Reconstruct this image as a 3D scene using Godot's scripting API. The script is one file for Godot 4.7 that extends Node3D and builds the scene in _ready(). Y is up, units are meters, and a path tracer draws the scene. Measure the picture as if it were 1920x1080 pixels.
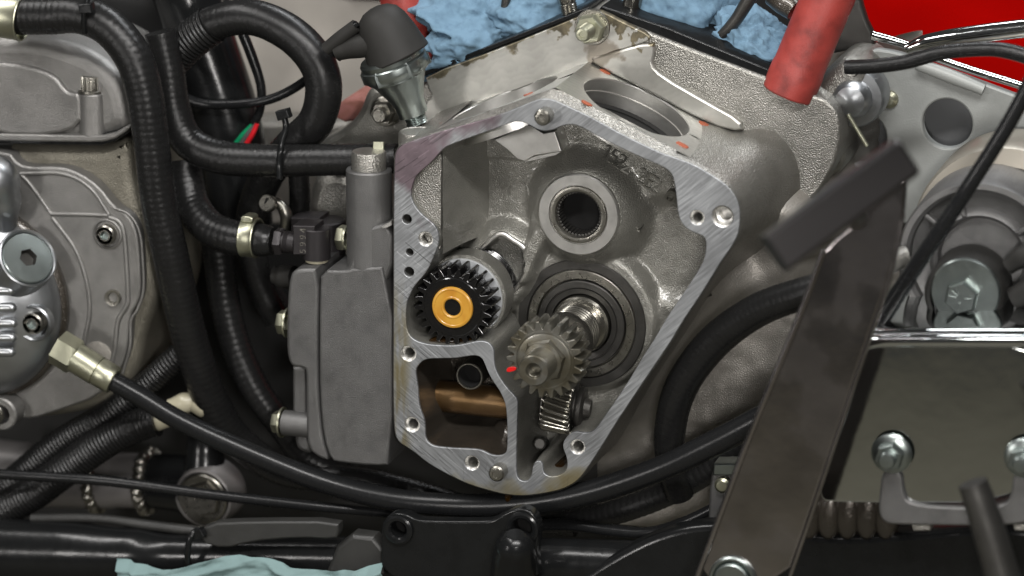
extends Node3D
# One close-up of an opened motorcycle gear chest. Lengths are worked out in u (0.3 mm); the engine's own axes are the world's: x along the bike, y up, z out of the gear chest.
const S := 0.0003
const DIST := 7000.0
var eye: Vector3
var eye_r: Vector3
var eye_u: Vector3
var eye_d: Vector3
var M := {}
var noise := FastNoiseLite.new()

class MB:
	var st := SurfaceTool.new()
	var n := 0
	var g := 0
	func _init() -> void:
		st.begin(Mesh.PRIMITIVE_TRIANGLES)
	func grp() -> void:
		g += 1
		st.set_smooth_group(g)
	func flat() -> void:
		st.set_smooth_group(-1)
	func v(p: Vector3, uv := Vector2.ZERO) -> int:
		st.set_uv(uv)
		st.add_vertex(p * 0.0003)
		n += 1
		return n - 1
	func t(a: int, b: int, c: int) -> void:
		st.add_index(a)
		st.add_index(c)
		st.add_index(b)
	func q(a: int, b: int, c: int, d: int) -> void:
		t(a, b, c)
		t(a, c, d)

# A place given by where it is seen and by its plane z; and the length that shows as so many pixels there.
func P(px: float, py: float, z := 0.0) -> Vector3:
	var on := eye_r * (px - 960.0) + eye_u * (540.0 - py)
	var dir := on - eye
	return eye + dir * ((z - eye.z) / dir.z)
func pix(p: Vector3) -> Vector2:
	var v := p - eye
	v *= DIST / -v.dot(eye_d)
	return Vector2(960.0 + v.dot(eye_r), 540.0 - v.dot(eye_u))
func rad(p: Vector3, r: float) -> float:
	return r * (eye - p).dot(eye_d) / DIST
func PX(a: Array, z := 0.0) -> PackedVector2Array:
	var o := PackedVector2Array()
	for i in range(0, a.size(), 2):
		var p := P(a[i], a[i + 1], z)
		o.append(Vector2(p.x, p.y))
	return o
func XY(px: float, py: float, z := 0.0) -> Vector2:
	var p := P(px, py, z)
	return Vector2(p.x, p.y)
func chaikin(p: PackedVector2Array, times := 2, closed := true) -> PackedVector2Array:
	for k in times:
		var o := PackedVector2Array()
		var n := p.size()
		if not closed:
			o.append(p[0])
		for i in (n if closed else n - 1):
			var a := p[i]
			var b := p[(i + 1) % n]
			o.append(a.lerp(b, 0.25))
			o.append(a.lerp(b, 0.75))
		if not closed:
			o.append(p[n - 1])
		p = o
	return p
func resample(p: PackedVector2Array, step: float) -> PackedVector2Array:
	var o := PackedVector2Array()
	var n := p.size()
	var total := 0.0
	for i in n:
		total += p[i].distance_to(p[(i + 1) % n])
	var count := int(total / step)
	var each := total / count
	var want := 0.0
	var run := 0.0
	for i in n:
		var a := p[i]
		var b := p[(i + 1) % n]
		var l := a.distance_to(b)
		while want < run + l and o.size() < count:
			o.append(a.lerp(b, (want - run) / maxf(l, 1e-6)))
			want += each
		run += l
	return o
func area2(p: PackedVector2Array) -> float:
	var s := 0.0
	for i in p.size():
		s += p[i].cross(p[(i + 1) % p.size()])
	return s
func turned(p: PackedVector2Array, ccw: bool) -> PackedVector2Array:
	if (area2(p) > 0.0) != ccw:
		p = p.duplicate()
		p.reverse()
	return p
func normals2(p: PackedVector2Array) -> PackedVector2Array:
	var o := PackedVector2Array()
	var n := p.size()
	for i in n:
		var d := (p[(i + 1) % n] - p[i]).normalized()
		var e := (p[i] - p[(i - 1 + n) % n]).normalized()
		var m := Vector2(d.y + e.y, -d.x - e.x)
		var l := m.length()
		m = Vector2(d.y, -d.x) if l < 0.2 else m / l * minf(2.0 / l, 1.6)
		o.append(m)
	return o
func circ(c: Vector2, r: float, n := 24, ry := 0.0, turn := 0.0) -> PackedVector2Array:
	var o := PackedVector2Array()
	for i in n:
		var a := TAU * i / n
		o.append(c + Vector2(cos(a) * r, sin(a) * (ry if ry > 0.0 else r)).rotated(turn))
	return o
func inside(p: Vector2, poly: PackedVector2Array) -> bool:
	return Geometry2D.is_point_in_polygon(p, poly)
func edge_distance(p: Vector2, poly: PackedVector2Array) -> float:
	var best := 1e12
	var n := poly.size()
	for i in n:
		var a := poly[i]
		var ab := poly[(i + 1) % n] - a
		var t := clampf((p - a).dot(ab) / maxf(ab.length_squared(), 1e-9), 0.0, 1.0)
		best = minf(best, (a + ab * t).distance_squared_to(p))
	return sqrt(best)
func sst(a: float, b: float, x: float) -> float:
	return smoothstep(a, b, x)
func smax(a: float, b: float, k: float) -> float:
	var h := clampf(0.5 + 0.5 * (a - b) / k, 0.0, 1.0)
	return lerpf(b, a, h) + k * h * (1.0 - h)

func frame_of(axis: Vector3, hint := Vector3.UP) -> Basis:
	var z := axis.normalized()
	if absf(z.dot(hint)) > 0.96:
		hint = Vector3.RIGHT if absf(z.x) < 0.9 else Vector3.BACK
	var x := hint.cross(z).normalized()
	return Basis(x, z.cross(x), z)

# A polygon drawn out along z from z0 to z1 (its front), edges rounded by bev; holes go right through.
func extr(mb: MB, poly: PackedVector2Array, z0: float, z1: float, bev := 2.0, holes: Array = [], xf := Transform3D(), back := true, steps := 2, uvk := S) -> void:
	poly = turned(poly, true)
	var loops: Array = [poly]
	for h: PackedVector2Array in holes:
		if h.size() > 16 and holes.size() > 0:
			h = h.duplicate()
			for i in h.size():
				h[i] += Vector2(sin(i * 12.99), sin(i * 78.2)) * 0.03
		loops.append(turned(h, false))
	var fronts: Array = []
	for lp: PackedVector2Array in loops:
		var nn := normals2(lp)
		var k := lp.size()
		var rows: Array = []
		rows.append([lp, z0])
		for j in steps + 1:
			var a := PI / 2.0 * j / steps
			var ins := PackedVector2Array()
			for i in k:
				ins.append(lp[i] - nn[i] * bev * (1.0 - cos(a)))
			rows.append([ins, z1 - bev * (1.0 - sin(a))])
			if bev <= 0.0:
				break
		fronts.append(rows[rows.size() - 1][0])
		var sharp := PackedByteArray()
		for i in k:
			var d := (lp[(i + 1) % k] - lp[i]).normalized()
			var e := (lp[i] - lp[(i - 1 + k) % k]).normalized()
			sharp.append(1 if d.dot(e) < 0.8 else 0)
		mb.grp()
		for i in k:
			if sharp[i]:
				mb.grp()
			var j := (i + 1) % k
			for r in rows.size() - 1:
				var A: PackedVector2Array = rows[r][0]
				var B: PackedVector2Array = rows[r + 1][0]
				var za: float = rows[r][1]
				var zb: float = rows[r + 1][1]
				mb.q(mb.v(xf * Vector3(A[i].x, A[i].y, za), Vector2(A[i].x, A[i].y) * uvk), mb.v(xf * Vector3(A[j].x, A[j].y, za), Vector2(A[j].x, A[j].y) * uvk),
					mb.v(xf * Vector3(B[j].x, B[j].y, zb), Vector2(B[j].x, B[j].y) * uvk), mb.v(xf * Vector3(B[i].x, B[i].y, zb), Vector2(B[i].x, B[i].y) * uvk))
	cap(mb, fronts, z1, xf, true, uvk)
	if back:
		cap(mb, loops, z0, xf, false, uvk)
func cap(mb: MB, loops: Array, z: float, xf: Transform3D, up: bool, uvk := S) -> void:
	var pts := PackedVector2Array()
	for lp: PackedVector2Array in loops:
		pts.append_array(lp)
	var tri := PackedInt32Array()
	if loops.size() == 1:
		tri = Geometry2D.triangulate_polygon(loops[0])
	if tri.is_empty():
		var all := Geometry2D.triangulate_delaunay(pts)
		for i in range(0, all.size(), 3):
			var c := (pts[all[i]] + pts[all[i + 1]] + pts[all[i + 2]]) / 3.0
			var ok := inside(c, loops[0])
			for h in range(1, loops.size()):
				ok = ok and not inside(c, loops[h])
			if ok:
				tri.append_array(PackedInt32Array([all[i], all[i + 1], all[i + 2]]))
	mb.grp()
	var base := mb.n
	for p in pts:
		mb.v(xf * Vector3(p.x, p.y, z), p * uvk)
	for i in range(0, tri.size(), 3):
		var a := pts[tri[i]]
		var ccw := (pts[tri[i + 1]] - a).cross(pts[tri[i + 2]] - a) > 0.0
		if ccw == up:
			mb.t(base + tri[i], base + tri[i + 1], base + tri[i + 2])
		else:
			mb.t(base + tri[i], base + tri[i + 2], base + tri[i + 1])

# Loops of one length joined by strips (ccw seen from +z, going up in z, faces out).
func strips(mb: MB, rows: Array, closed := true, smooth := true) -> void:
	mb.grp()
	var k: int = rows[0].size()
	var base := mb.n
	var s := 0.0
	for r in rows.size():
		s = 0.0
		for i in k:
			if i:
				s += rows[r][i].distance_to(rows[r][i - 1])
			mb.v(rows[r][i], Vector2(s, r * 20.0) * S)
	for r in rows.size() - 1:
		for i in (k if closed else k - 1):
			var j := (i + 1) % k
			mb.q(base + r * k + i, base + r * k + j, base + (r + 1) * k + j, base + (r + 1) * k + i)

# prof: [r, h] pairs from the far end to the near end along axis (outside faces out); sharp corners stay sharp.
func lathe(mb: MB, prof: Array, o: Vector3, axis: Vector3, seg := 40, turn := 0.0, hint := Vector3.UP) -> void:
	var b := frame_of(axis, hint)
	mb.grp()
	for i in prof.size() - 1:
		var a := Vector2(prof[i][0], prof[i][1])
		var c := Vector2(prof[i + 1][0], prof[i + 1][1])
		if i:
			var z := Vector2(prof[i - 1][0], prof[i - 1][1])
			if (a - z).normalized().dot((c - a).normalized()) < 0.86:
				mb.grp()
		var base := mb.n
		for k in seg + 1:
			var w := TAU * k / seg + turn
			var d := b.x * cos(w) + b.y * sin(w)
			mb.v(o + d * a.x + b.z * a.y, Vector2(w * maxf(a.x, c.x), a.y) * S)
			mb.v(o + d * c.x + b.z * c.y, Vector2(w * maxf(a.x, c.x), c.y) * S)
		for k in seg:
			var j := base + k * 2
			if a.x > 1e-4:
				mb.t(j, j + 2, j + 1 if c.x < 1e-4 else j + 3)
			if c.x > 1e-4:
				mb.t(j, j + 3, j + 1)
func hexa(mb: MB, o: Vector3, axis: Vector3, r: float, h: float, turn := 0.0, hollow := 0.0) -> void:
	var b := frame_of(axis)
	var poly := circ(Vector2.ZERO, r, 6, 0.0, turn)
	var rows := [[1.0, 0.0], [1.0, h - r * 0.14], [0.9, h]]
	for i in 6:
		mb.grp()
		for k in 2:
			var j := (i + 1) % 6
			var ps := []
			for e in [[i, k], [j, k], [j, k + 1], [i, k + 1]]:
				var w: Vector2 = poly[e[0]] * rows[e[1]][0]
				ps.append(mb.v(o + b.x * w.x + b.y * w.y + b.z * rows[e[1]][1], w * S))
			if k:
				mb.grp()
			mb.q(ps[0], ps[1], ps[2], ps[3])
	if hollow > 0.0:
		cap(mb, [circ(Vector2.ZERO, r * 0.9, 36), circ(Vector2.ZERO, hollow, 24)], h, Transform3D(b, o), true)
	var ins := PackedVector2Array()
	for p in poly:
		ins.append(p * 0.9)
	cap(mb, [ins], h - (0.05 if hollow <= 0.0 else h * 0.5), Transform3D(b, o), true)
func ball(mb: MB, o: Vector3, r: float, squash := 1.0, axis := Vector3.BACK, seg := 20) -> void:
	var pr := []
	for i in 11:
		var a := -PI / 2 + PI * i / 10.0
		pr.append([maxf(r * cos(a), 0.0), r * squash * sin(a)])
	lathe(mb, pr, o, axis, seg)

# A tube along places [px, py, z, r]; style 0 plain, 1 cloth-wrapped hose, 2 corrugated, 3 threaded.
func sweep(mb: MB, ctrl: Array, step := 4.0, seg := 20, style := 0, amp := 0.03, pitch := 14.0, ends := true, squash := 1.0) -> void:
	var pts := PackedVector3Array()
	var rs := PackedFloat32Array()
	for c in ctrl:
		var p := P(c[0], c[1], c[2])
		pts.append(p)
		rs.append(rad(p, c[3]))
	sweep3(mb, pts, rs, step, seg, style, amp, pitch, ends, squash)
func sweep3(mb: MB, pts: PackedVector3Array, rs: PackedFloat32Array, step := 4.0, seg := 20, style := 0, amp := 0.03, pitch := 14.0, ends := true, squash := 1.0) -> void:
	var n := pts.size()
	var path := PackedVector3Array()
	var rr := PackedFloat32Array()
	for i in n - 1:
		var p0 := pts[maxi(i - 1, 0)]
		var p1 := pts[i]
		var p2 := pts[i + 1]
		var p3 := pts[mini(i + 2, n - 1)]
		if i == 0:
			p0 = p1 * 2.0 - p2 + (p3 - p2 - (p2 - p1)) * 0.3 * float(n > 2)
		if i == n - 2:
			p3 = p2 * 2.0 - p1
		var k := maxi(1, int(p1.distance_to(p2) / step))
		for j in k:
			var t := float(j) / k
			path.append(p1.cubic_interpolate(p2, p0, p3, t))
			rr.append(lerpf(rs[i], rs[i + 1], smoothstep(0, 1, t)))
	path.append(pts[n - 1])
	rr.append(rs[n - 1])
	mb.grp()
	var x := Vector3.ZERO
	var s := 0.0
	var base := mb.n
	var m := path.size()
	for i in m:
		var dir := (path[mini(i + 1, m - 1)] - path[maxi(i - 1, 0)]).normalized()
		if i == 0:
			x = frame_of(dir).x
		else:
			x = (x - dir * x.dot(dir)).normalized()
			s += path[i].distance_to(path[i - 1])
		var y := dir.cross(x)
		for k in seg + 1:
			var w := TAU * k / seg
			var r := rr[i]
			if style == 1:
				var ph := fposmod((s + 2.4 * absf(fposmod(w * 2.0 / PI, 2.0) - 1.0)) / pitch + 0.25 * noise.get_noise_2d(s * 0.5, 7.0), 1.0)
				r *= 1.0 + amp * (pow(sin(ph * PI), 0.7) - 0.6) + 0.006 * noise.get_noise_2d(s * 0.7, w * 20.0)
			elif style == 2:
				r *= 1.0 + amp * clampf(sin(s / pitch * TAU) * 1.8, -1.0, 1.0)
			elif style == 3:
				r *= 1.0 + amp * sin(s / pitch * TAU - w)
			mb.v(path[i] + x * cos(w) * r + y * sin(w) * r * squash, Vector2(s, w * rr[i]) * S)
	for i in m - 1:
		for k in seg:
			var a := base + i * (seg + 1) + k
			mb.q(a, a + 1, a + seg + 2, a + seg + 1)
	if ends:
		for e in 2:
			mb.grp()
			var at := 0 if e == 0 else m - 1
			var dir := (path[1] - path[0]) if e == 0 else (path[m - 1] - path[m - 2])
			var b := frame_of(dir)
			var c := mb.v(path[at])
			var ring := []
			for k in seg:
				var w := TAU * k / seg
				ring.append(mb.v(path[at] + (b.x * cos(w) + b.y * sin(w)) * rr[at] * 0.98))
			for k in seg:
				if e == 1:
					mb.t(c, ring[k], ring[(k + 1) % seg])
				else:
					mb.t(c, ring[(k + 1) % seg], ring[k])

# A sheet z = f(x, y) over a rectangle, kept where keep(x, y) holds.
func field(mb: MB, lo: Vector2, hi: Vector2, step: float, f: Callable, keep = null) -> void:
	mb.grp()
	var nx := int((hi.x - lo.x) / step) + 1
	var ny := int((hi.y - lo.y) / step) + 1
	var ok := PackedByteArray()
	var base := mb.n
	for j in ny:
		for i in nx:
			var p := lo + Vector2(i, j) * step
			mb.v(Vector3(p.x, p.y, f.call(p)), p * S)
			ok.append(1 if keep == null or keep.call(p) else 0)
	for j in ny - 1:
		for i in nx - 1:
			var a := j * nx + i
			if ok[a] + ok[a + 1] + ok[a + nx] + ok[a + nx + 1] > 1:
				mb.q(base + a, base + a + 1, base + a + nx + 1, base + a + nx)

var names := {}
func numbered(called: String) -> String:
	names[called] = names.get(called, -1) + 1
	return called if names[called] == 0 else "%s_%03d" % [called, names[called]]
func thing(called: String, label: String, category: String, at: Vector3, group := "") -> Node3D:
	var o := Node3D.new()
	o.name = numbered(called)
	add_child(o)
	o.position = at * S
	tag(o, label, category, group)
	return o
func tag(o: Node3D, label: String, category: String, group := "", kind := "") -> Node3D:
	o.set_meta("label", label)
	o.set_meta("category", category)
	if group:
		o.set_meta("group", group)
	if kind:
		o.set_meta("kind", kind)
	return o
func put(called: String, mb: MB, mat: Material, parent: Node3D = null, label := "") -> MeshInstance3D:
	mb.st.generate_normals()
	var o := MeshInstance3D.new()
	o.mesh = mb.st.commit()
	o.material_override = mat
	var up: Node3D = parent if parent else self
	o.name = called if parent else numbered(called)
	up.add_child(o, true)
	if parent and not parent is MeshInstance3D:
		o.position = -parent.position
	if label:
		o.set_meta("label", label)
	return o

func ntex(freq: float, normal: float, seed_ := 1, size := 512, ramp: Array = [], type := FastNoiseLite.TYPE_SIMPLEX_SMOOTH, oct := 4) -> NoiseTexture2D:
	var f := FastNoiseLite.new()
	f.noise_type = type
	f.frequency = freq
	f.seed = seed_
	f.fractal_octaves = oct
	var t := NoiseTexture2D.new()
	t.width = size
	t.height = size
	t.seamless = true
	t.noise = f
	if normal > 0.0:
		t.as_normal_map = true
		t.bump_strength = normal
	if ramp:
		var g := Gradient.new()
		g.offsets = PackedFloat32Array(ramp.map(func(e): return e[0]))
		g.colors = PackedColorArray(ramp.map(func(e): return Color(e[1], e[1], e[1]) if not e[1] is Color else e[1]))
		t.color_ramp = g
	return t
func mat(called: String, c: Color, rough: float, metal: float, o := {}) -> StandardMaterial3D:
	var m := StandardMaterial3D.new()
	m.resource_name = called
	m.albedo_color = c
	m.roughness = rough
	m.metallic = metal
	for k in o:
		m.set(k, o[k])
	M[called] = m
	return m
func surf(scale, normal: Texture2D, ns: float, alb: Texture2D = null, rgh: Texture2D = null) -> Dictionary:
	var sc: Vector3 = scale if scale is Vector3 else Vector3.ONE * scale
	var d := {"uv1_triplanar": true, "uv1_scale": sc}
	if normal:
		d.merge({"normal_enabled": true, "normal_texture": normal, "normal_scale": ns})
	if alb:
		d["albedo_texture"] = alb
	if rgh:
		d["roughness_texture"] = rgh
	return d

func lamp(called: String, px: float, py: float, z: float, aim: Vector3, size: Vector2, energy: float, c: Color) -> void:
	var l := AreaLight3D.new()
	l.name = called
	l.area_size = size
	l.area_normalize_energy = true
	l.light_energy = energy
	l.light_color = c
	l.shadow_enabled = true
	l.area_range = 12.0
	add_child(l)
	l.look_at_from_position(Vector3(px, py, z), aim)

func setup() -> void:
	var yaw := deg_to_rad(17.5)
	var pit := deg_to_rad(16.5)
	eye_d = Vector3(sin(yaw) * cos(pit), sin(pit), cos(yaw) * cos(pit))
	eye = eye_d * DIST
	eye_r = Vector3(cos(yaw), 0, -sin(yaw))
	eye_u = eye_d.cross(eye_r)
	var cam := Camera3D.new()
	cam.name = "camera"
	cam.transform = Transform3D(Basis(eye_r, eye_u, eye_d), eye * S)
	cam.near = 0.02
	cam.far = 30.0
	var at := CameraAttributesPhysical.new()
	at.frustum_focal_length = 12.0 / (540.0 / DIST)
	at.frustum_focus_distance = DIST * S + 0.02
	at.frustum_near = 0.02
	at.frustum_far = 30.0
	at.exposure_aperture = 5.8
	cam.attributes = at
	add_child(cam)
	cam.current = true
	cam.fov = rad_to_deg(2.0 * atan(540.0 / DIST))
	var we := WorldEnvironment.new()
	we.name = "surroundings"
	var e := Environment.new()
	e.background_mode = Environment.BG_COLOR
	e.background_color = Color(0.235, 0.235, 0.23)
	e.tonemap_mode = Environment.TONE_MAPPER_LINEAR
	e.tonemap_exposure = 1.1
	e.sdfgi_enabled = true
	e.ssao_enabled = true
	e.ssil_enabled = true
	we.environment = e
	add_child(we)
	# two banks of fluorescent tubes under the workshop ceiling and a softer lamp standing beside the camera
	# light
	lamp("ceiling_tube", 0.35, 1.0, 0.85, Vector3(0, 0, 0), Vector2(1.0, 0.09), 1.9, Color(1.0, 0.99, 0.98))
	lamp("second_ceiling_tube", -0.65, 1.1, 0.45, Vector3(0, 0, 0), Vector2(1.0, 0.09), 1.0, Color(1.0, 0.99, 0.98))
	lamp("rear_ceiling_tube", 0.25, 1.2, -0.5, Vector3(0, 0, -0.05), Vector2(1.2, 0.1), 1.2, Color(0.98, 0.99, 1.0))
	lamp("work_lamp", 0.5, 0.28, 1.25, Vector3(0, 0, 0), Vector2(0.14, 0.14), 0.75, Color(1.0, 0.985, 0.97))
	lamp("side_work_lamp", -0.7, 0.12, 1.15, Vector3(-0.1, -0.05, 0), Vector2(0.16, 0.16), 0.35, Color(1.0, 0.985, 0.97))

func materials() -> void:
	noise.seed = 5
	noise.frequency = 0.02
	var grain := ntex(0.13, 6.0, 3, 512, [], FastNoiseLite.TYPE_SIMPLEX_SMOOTH, 2)
	var fine := ntex(0.25, 3.0, 4)
	var wave := ntex(0.02, 4.0, 5)
	var smear := ntex(0.006, 0.0, 6, 512, [[0.0, 0.84], [0.45, 0.95], [0.8, 1.0]], FastNoiseLite.TYPE_SIMPLEX_SMOOTH, 6)
	var smear2 := ntex(0.008, 0.0, 9, 512, [[0.0, 0.88], [0.5, 0.96], [1.0, 1.0]], FastNoiseLite.TYPE_SIMPLEX_SMOOTH, 6)
	var oily := ntex(0.005, 0.0, 7, 512, [[0.0, Color(0.80, 0.76, 0.66)], [0.4, Color(0.92, 0.90, 0.85)], [0.7, Color(1, 1, 1)]], FastNoiseLite.TYPE_SIMPLEX_SMOOTH, 6)
	var rgh := ntex(0.02, 0.0, 8, 512, [[0.0, 0.7], [0.5, 0.88], [1.0, 1.0]])
	mat("cast", Color(0.56, 0.552, 0.53), 0.4, 0.8, surf(14.0, grain, 0.6, smear, rgh))
	mat("cast_inner", Color(0.51, 0.505, 0.48), 0.38, 0.5, surf(15.0, grain, 0.6, smear2, rgh))
	mat("cast_warm", Color(0.56, 0.545, 0.52), 0.46, 0.6, surf(15.0, grain, 0.45, smear))
	mat("cast_pump", Color(0.39, 0.388, 0.385), 0.42, 0.6, surf(14.0, fine, 0.6, smear))
	mat("cast_gearbox", Color(0.50, 0.485, 0.44), 0.5, 0.6, surf(15.0, grain, 0.6, smear2, rgh))
	mat("cast_cover", Color(0.51, 0.505, 0.495), 0.4, 0.7, surf(13.0, fine, 0.6, smear))
	mat("oil_cast", Color(0.26, 0.24, 0.215), 0.25, 0.5, surf(15.0, grain, 0.4, smear))
	mat("slot_wall", Color(0.34, 0.335, 0.32), 0.55, 0.4, surf(20.0, fine, 0.5, smear2))
	mat("machined", Color(0.80, 0.80, 0.785), 0.36, 0.95, surf(Vector3(30, 30, 120), fine, 0.12, smear2, rgh))
	mat("machined_pad", Color(0.74, 0.73, 0.70), 0.38, 0.9, surf(30.0, fine, 0.07, oily, rgh))
	mat("turned", Color(0.82, 0.815, 0.80), 0.38, 1.0, surf(18.0, fine, 0.12, smear2))
	mat("steel", Color(0.56, 0.55, 0.52), 0.34, 0.95, surf(20.0, fine, 0.2, smear2, rgh))
	mat("steel_dark", Color(0.30, 0.295, 0.285), 0.42, 0.8, surf(20.0, fine, 0.3, smear2))
	mat("steel_oily", Color(0.55, 0.54, 0.51), 0.22, 0.95, surf(12.0, wave, 0.15, smear2))
	mat("gear_steel", Color(0.46, 0.455, 0.43), 0.36, 0.9, surf(20.0, fine, 0.2, oily))
	mat("zinc", Color(0.60, 0.63, 0.62), 0.32, 1.0, surf(10.0, wave, 0.12, smear2))
	mat("zinc_yellow", Color(0.68, 0.68, 0.60), 0.36, 0.95, surf(14.0, fine, 0.2, smear2))
	mat("chrome", Color(0.74, 0.75, 0.75), 0.1, 1.0, surf(2.0, wave, 0.025))
	mat("chrome_worn", Color(0.62, 0.60, 0.60), 0.24, 1.0, surf(5.0, wave, 0.04, smear, ntex(0.006, 0.0, 21, 512, [[0.0, 0.5], [0.5, 0.8], [0.62, 1.0]], FastNoiseLite.TYPE_SIMPLEX_SMOOTH, 5)))
	mat("polished", Color(0.66, 0.67, 0.68), 0.34, 0.95, surf(8.0, wave, 0.1, smear2))
	mat("bronze", Color(0.47, 0.375, 0.265), 0.32, 0.85, surf(14.0, fine, 0.2, oily))
	mat("rubber", Color(0.10, 0.10, 0.10), 0.3, 0.0, surf(16.0, fine, 0.35, smear2, rgh))
	mat("rubber_dull", Color(0.15, 0.147, 0.14), 0.62, 0.0, surf(16.0, fine, 0.3, smear2))
	mat("boot", Color(0.14, 0.137, 0.13), 0.6, 0.0, surf(16.0, fine, 0.3, smear))
	mat("cable", Color(0.09, 0.092, 0.095), 0.3, 0.0, surf(16.0, fine, 0.1, null, rgh))
	mat("black_paint", Color(0.085, 0.088, 0.09), 0.25, 0.0, surf(14.0, wave, 0.1, smear2, rgh))
	mat("black_dusty", Color(0.17, 0.17, 0.165), 0.42, 0.0, surf(14.0, fine, 0.4, smear))
	mat("black_gear", Color(0.06, 0.058, 0.06), 0.16, 0.0, surf(14.0, wave, 0.2))
	mat("oxide", Color(0.17, 0.16, 0.165), 0.45, 0.5, surf(16.0, fine, 0.3))
	mat("plastic_yellow", Color(0.72, 0.54, 0.20), 0.35, 0.0, surf(14.0, wave, 0.1, ntex(0.006, 0.0, 33, 512, [[0.0, Color(0.88, 0.78, 0.6)], [0.45, Color(0.97, 0.96, 0.92)], [0.7, Color(1, 1, 1)]], FastNoiseLite.TYPE_SIMPLEX_SMOOTH, 4)))
	mat("plastic_white", Color(0.72, 0.73, 0.74), 0.4, 0.4)
	mat("clear_plastic", Color(0.62, 0.60, 0.52), 0.3, 0.0)
	mat("red_rubber", Color(0.55, 0.20, 0.175), 0.5, 0.0, surf(9.0, fine, 0.3, ntex(0.014, 0.0, 12, 512, [[0.0, Color(0.66, 0.62, 0.62)], [0.4, Color(0.9, 0.87, 0.87)], [0.65, Color(1, 1, 1)]], FastNoiseLite.TYPE_SIMPLEX_SMOOTH, 6)))
	mat("towel", Color(0.36, 0.465, 0.54), 0.95, 0.0, surf(30.0, grain, 0.25, ntex(0.009, 0.0, 13, 512, [[0.0, Color(0.7, 0.72, 0.76)], [0.3, Color(0.92, 0.93, 0.94)], [0.5, Color(1, 1, 1)]], FastNoiseLite.TYPE_SIMPLEX_SMOOTH, 5)))
	mat("towel_green", Color(0.44, 0.53, 0.53), 0.95, 0.0, surf(30.0, grain, 0.6))
	mat("orange_paint", Color(0.56, 0.27, 0.15), 0.5, 0.0)
	mat("red_paint", Color(0.72, 0.04, 0.04), 0.35, 0.0)
	mat("red_cabinet", Color(0.60, 0.012, 0.004), 0.85, 0.0)
	mat("wire_red", Color(0.75, 0.1, 0.14), 0.4, 0.0)
	mat("wire_green", Color(0.05, 0.5, 0.33), 0.4, 0.0)
	mat("wire_grey", Color(0.3, 0.3, 0.3), 0.4, 0.0)
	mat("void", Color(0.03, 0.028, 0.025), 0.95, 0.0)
	mat("oil", Color(0.14, 0.09, 0.03), 0.06, 0.0)
	mat("grey_paint", Color(0.55, 0.56, 0.55), 0.5, 0.2, surf(6.0, fine, 0.1, smear2))
	mat("pale_wall", Color(0.62, 0.60, 0.57), 0.85, 0.0, surf(3.0, null, 0.0, smear2))
	mat("dark_shop", Color(0.08, 0.08, 0.08), 0.9, 0.0)
	mat("pink_gasket", Color(0.55, 0.36, 0.34), 0.75, 0.1, surf(20.0, grain, 1.0, oily))
	for k in ["rubber", "rubber_dull", "boot", "cable", "black_paint"]:
		M[k].metallic_specular = 0.36
	M.red_cabinet.metallic_specular = 0.1
	# a film of oil over the inside of the chest
	for k in ["cast_inner", "oil_cast", "black_gear", "gear_steel", "slot_wall", "plastic_yellow"]:
		M[k].clearcoat_enabled = true
		M[k].clearcoat = 0.45
		M[k].clearcoat_roughness = 0.14
	face_material()
	pad_material()

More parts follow.
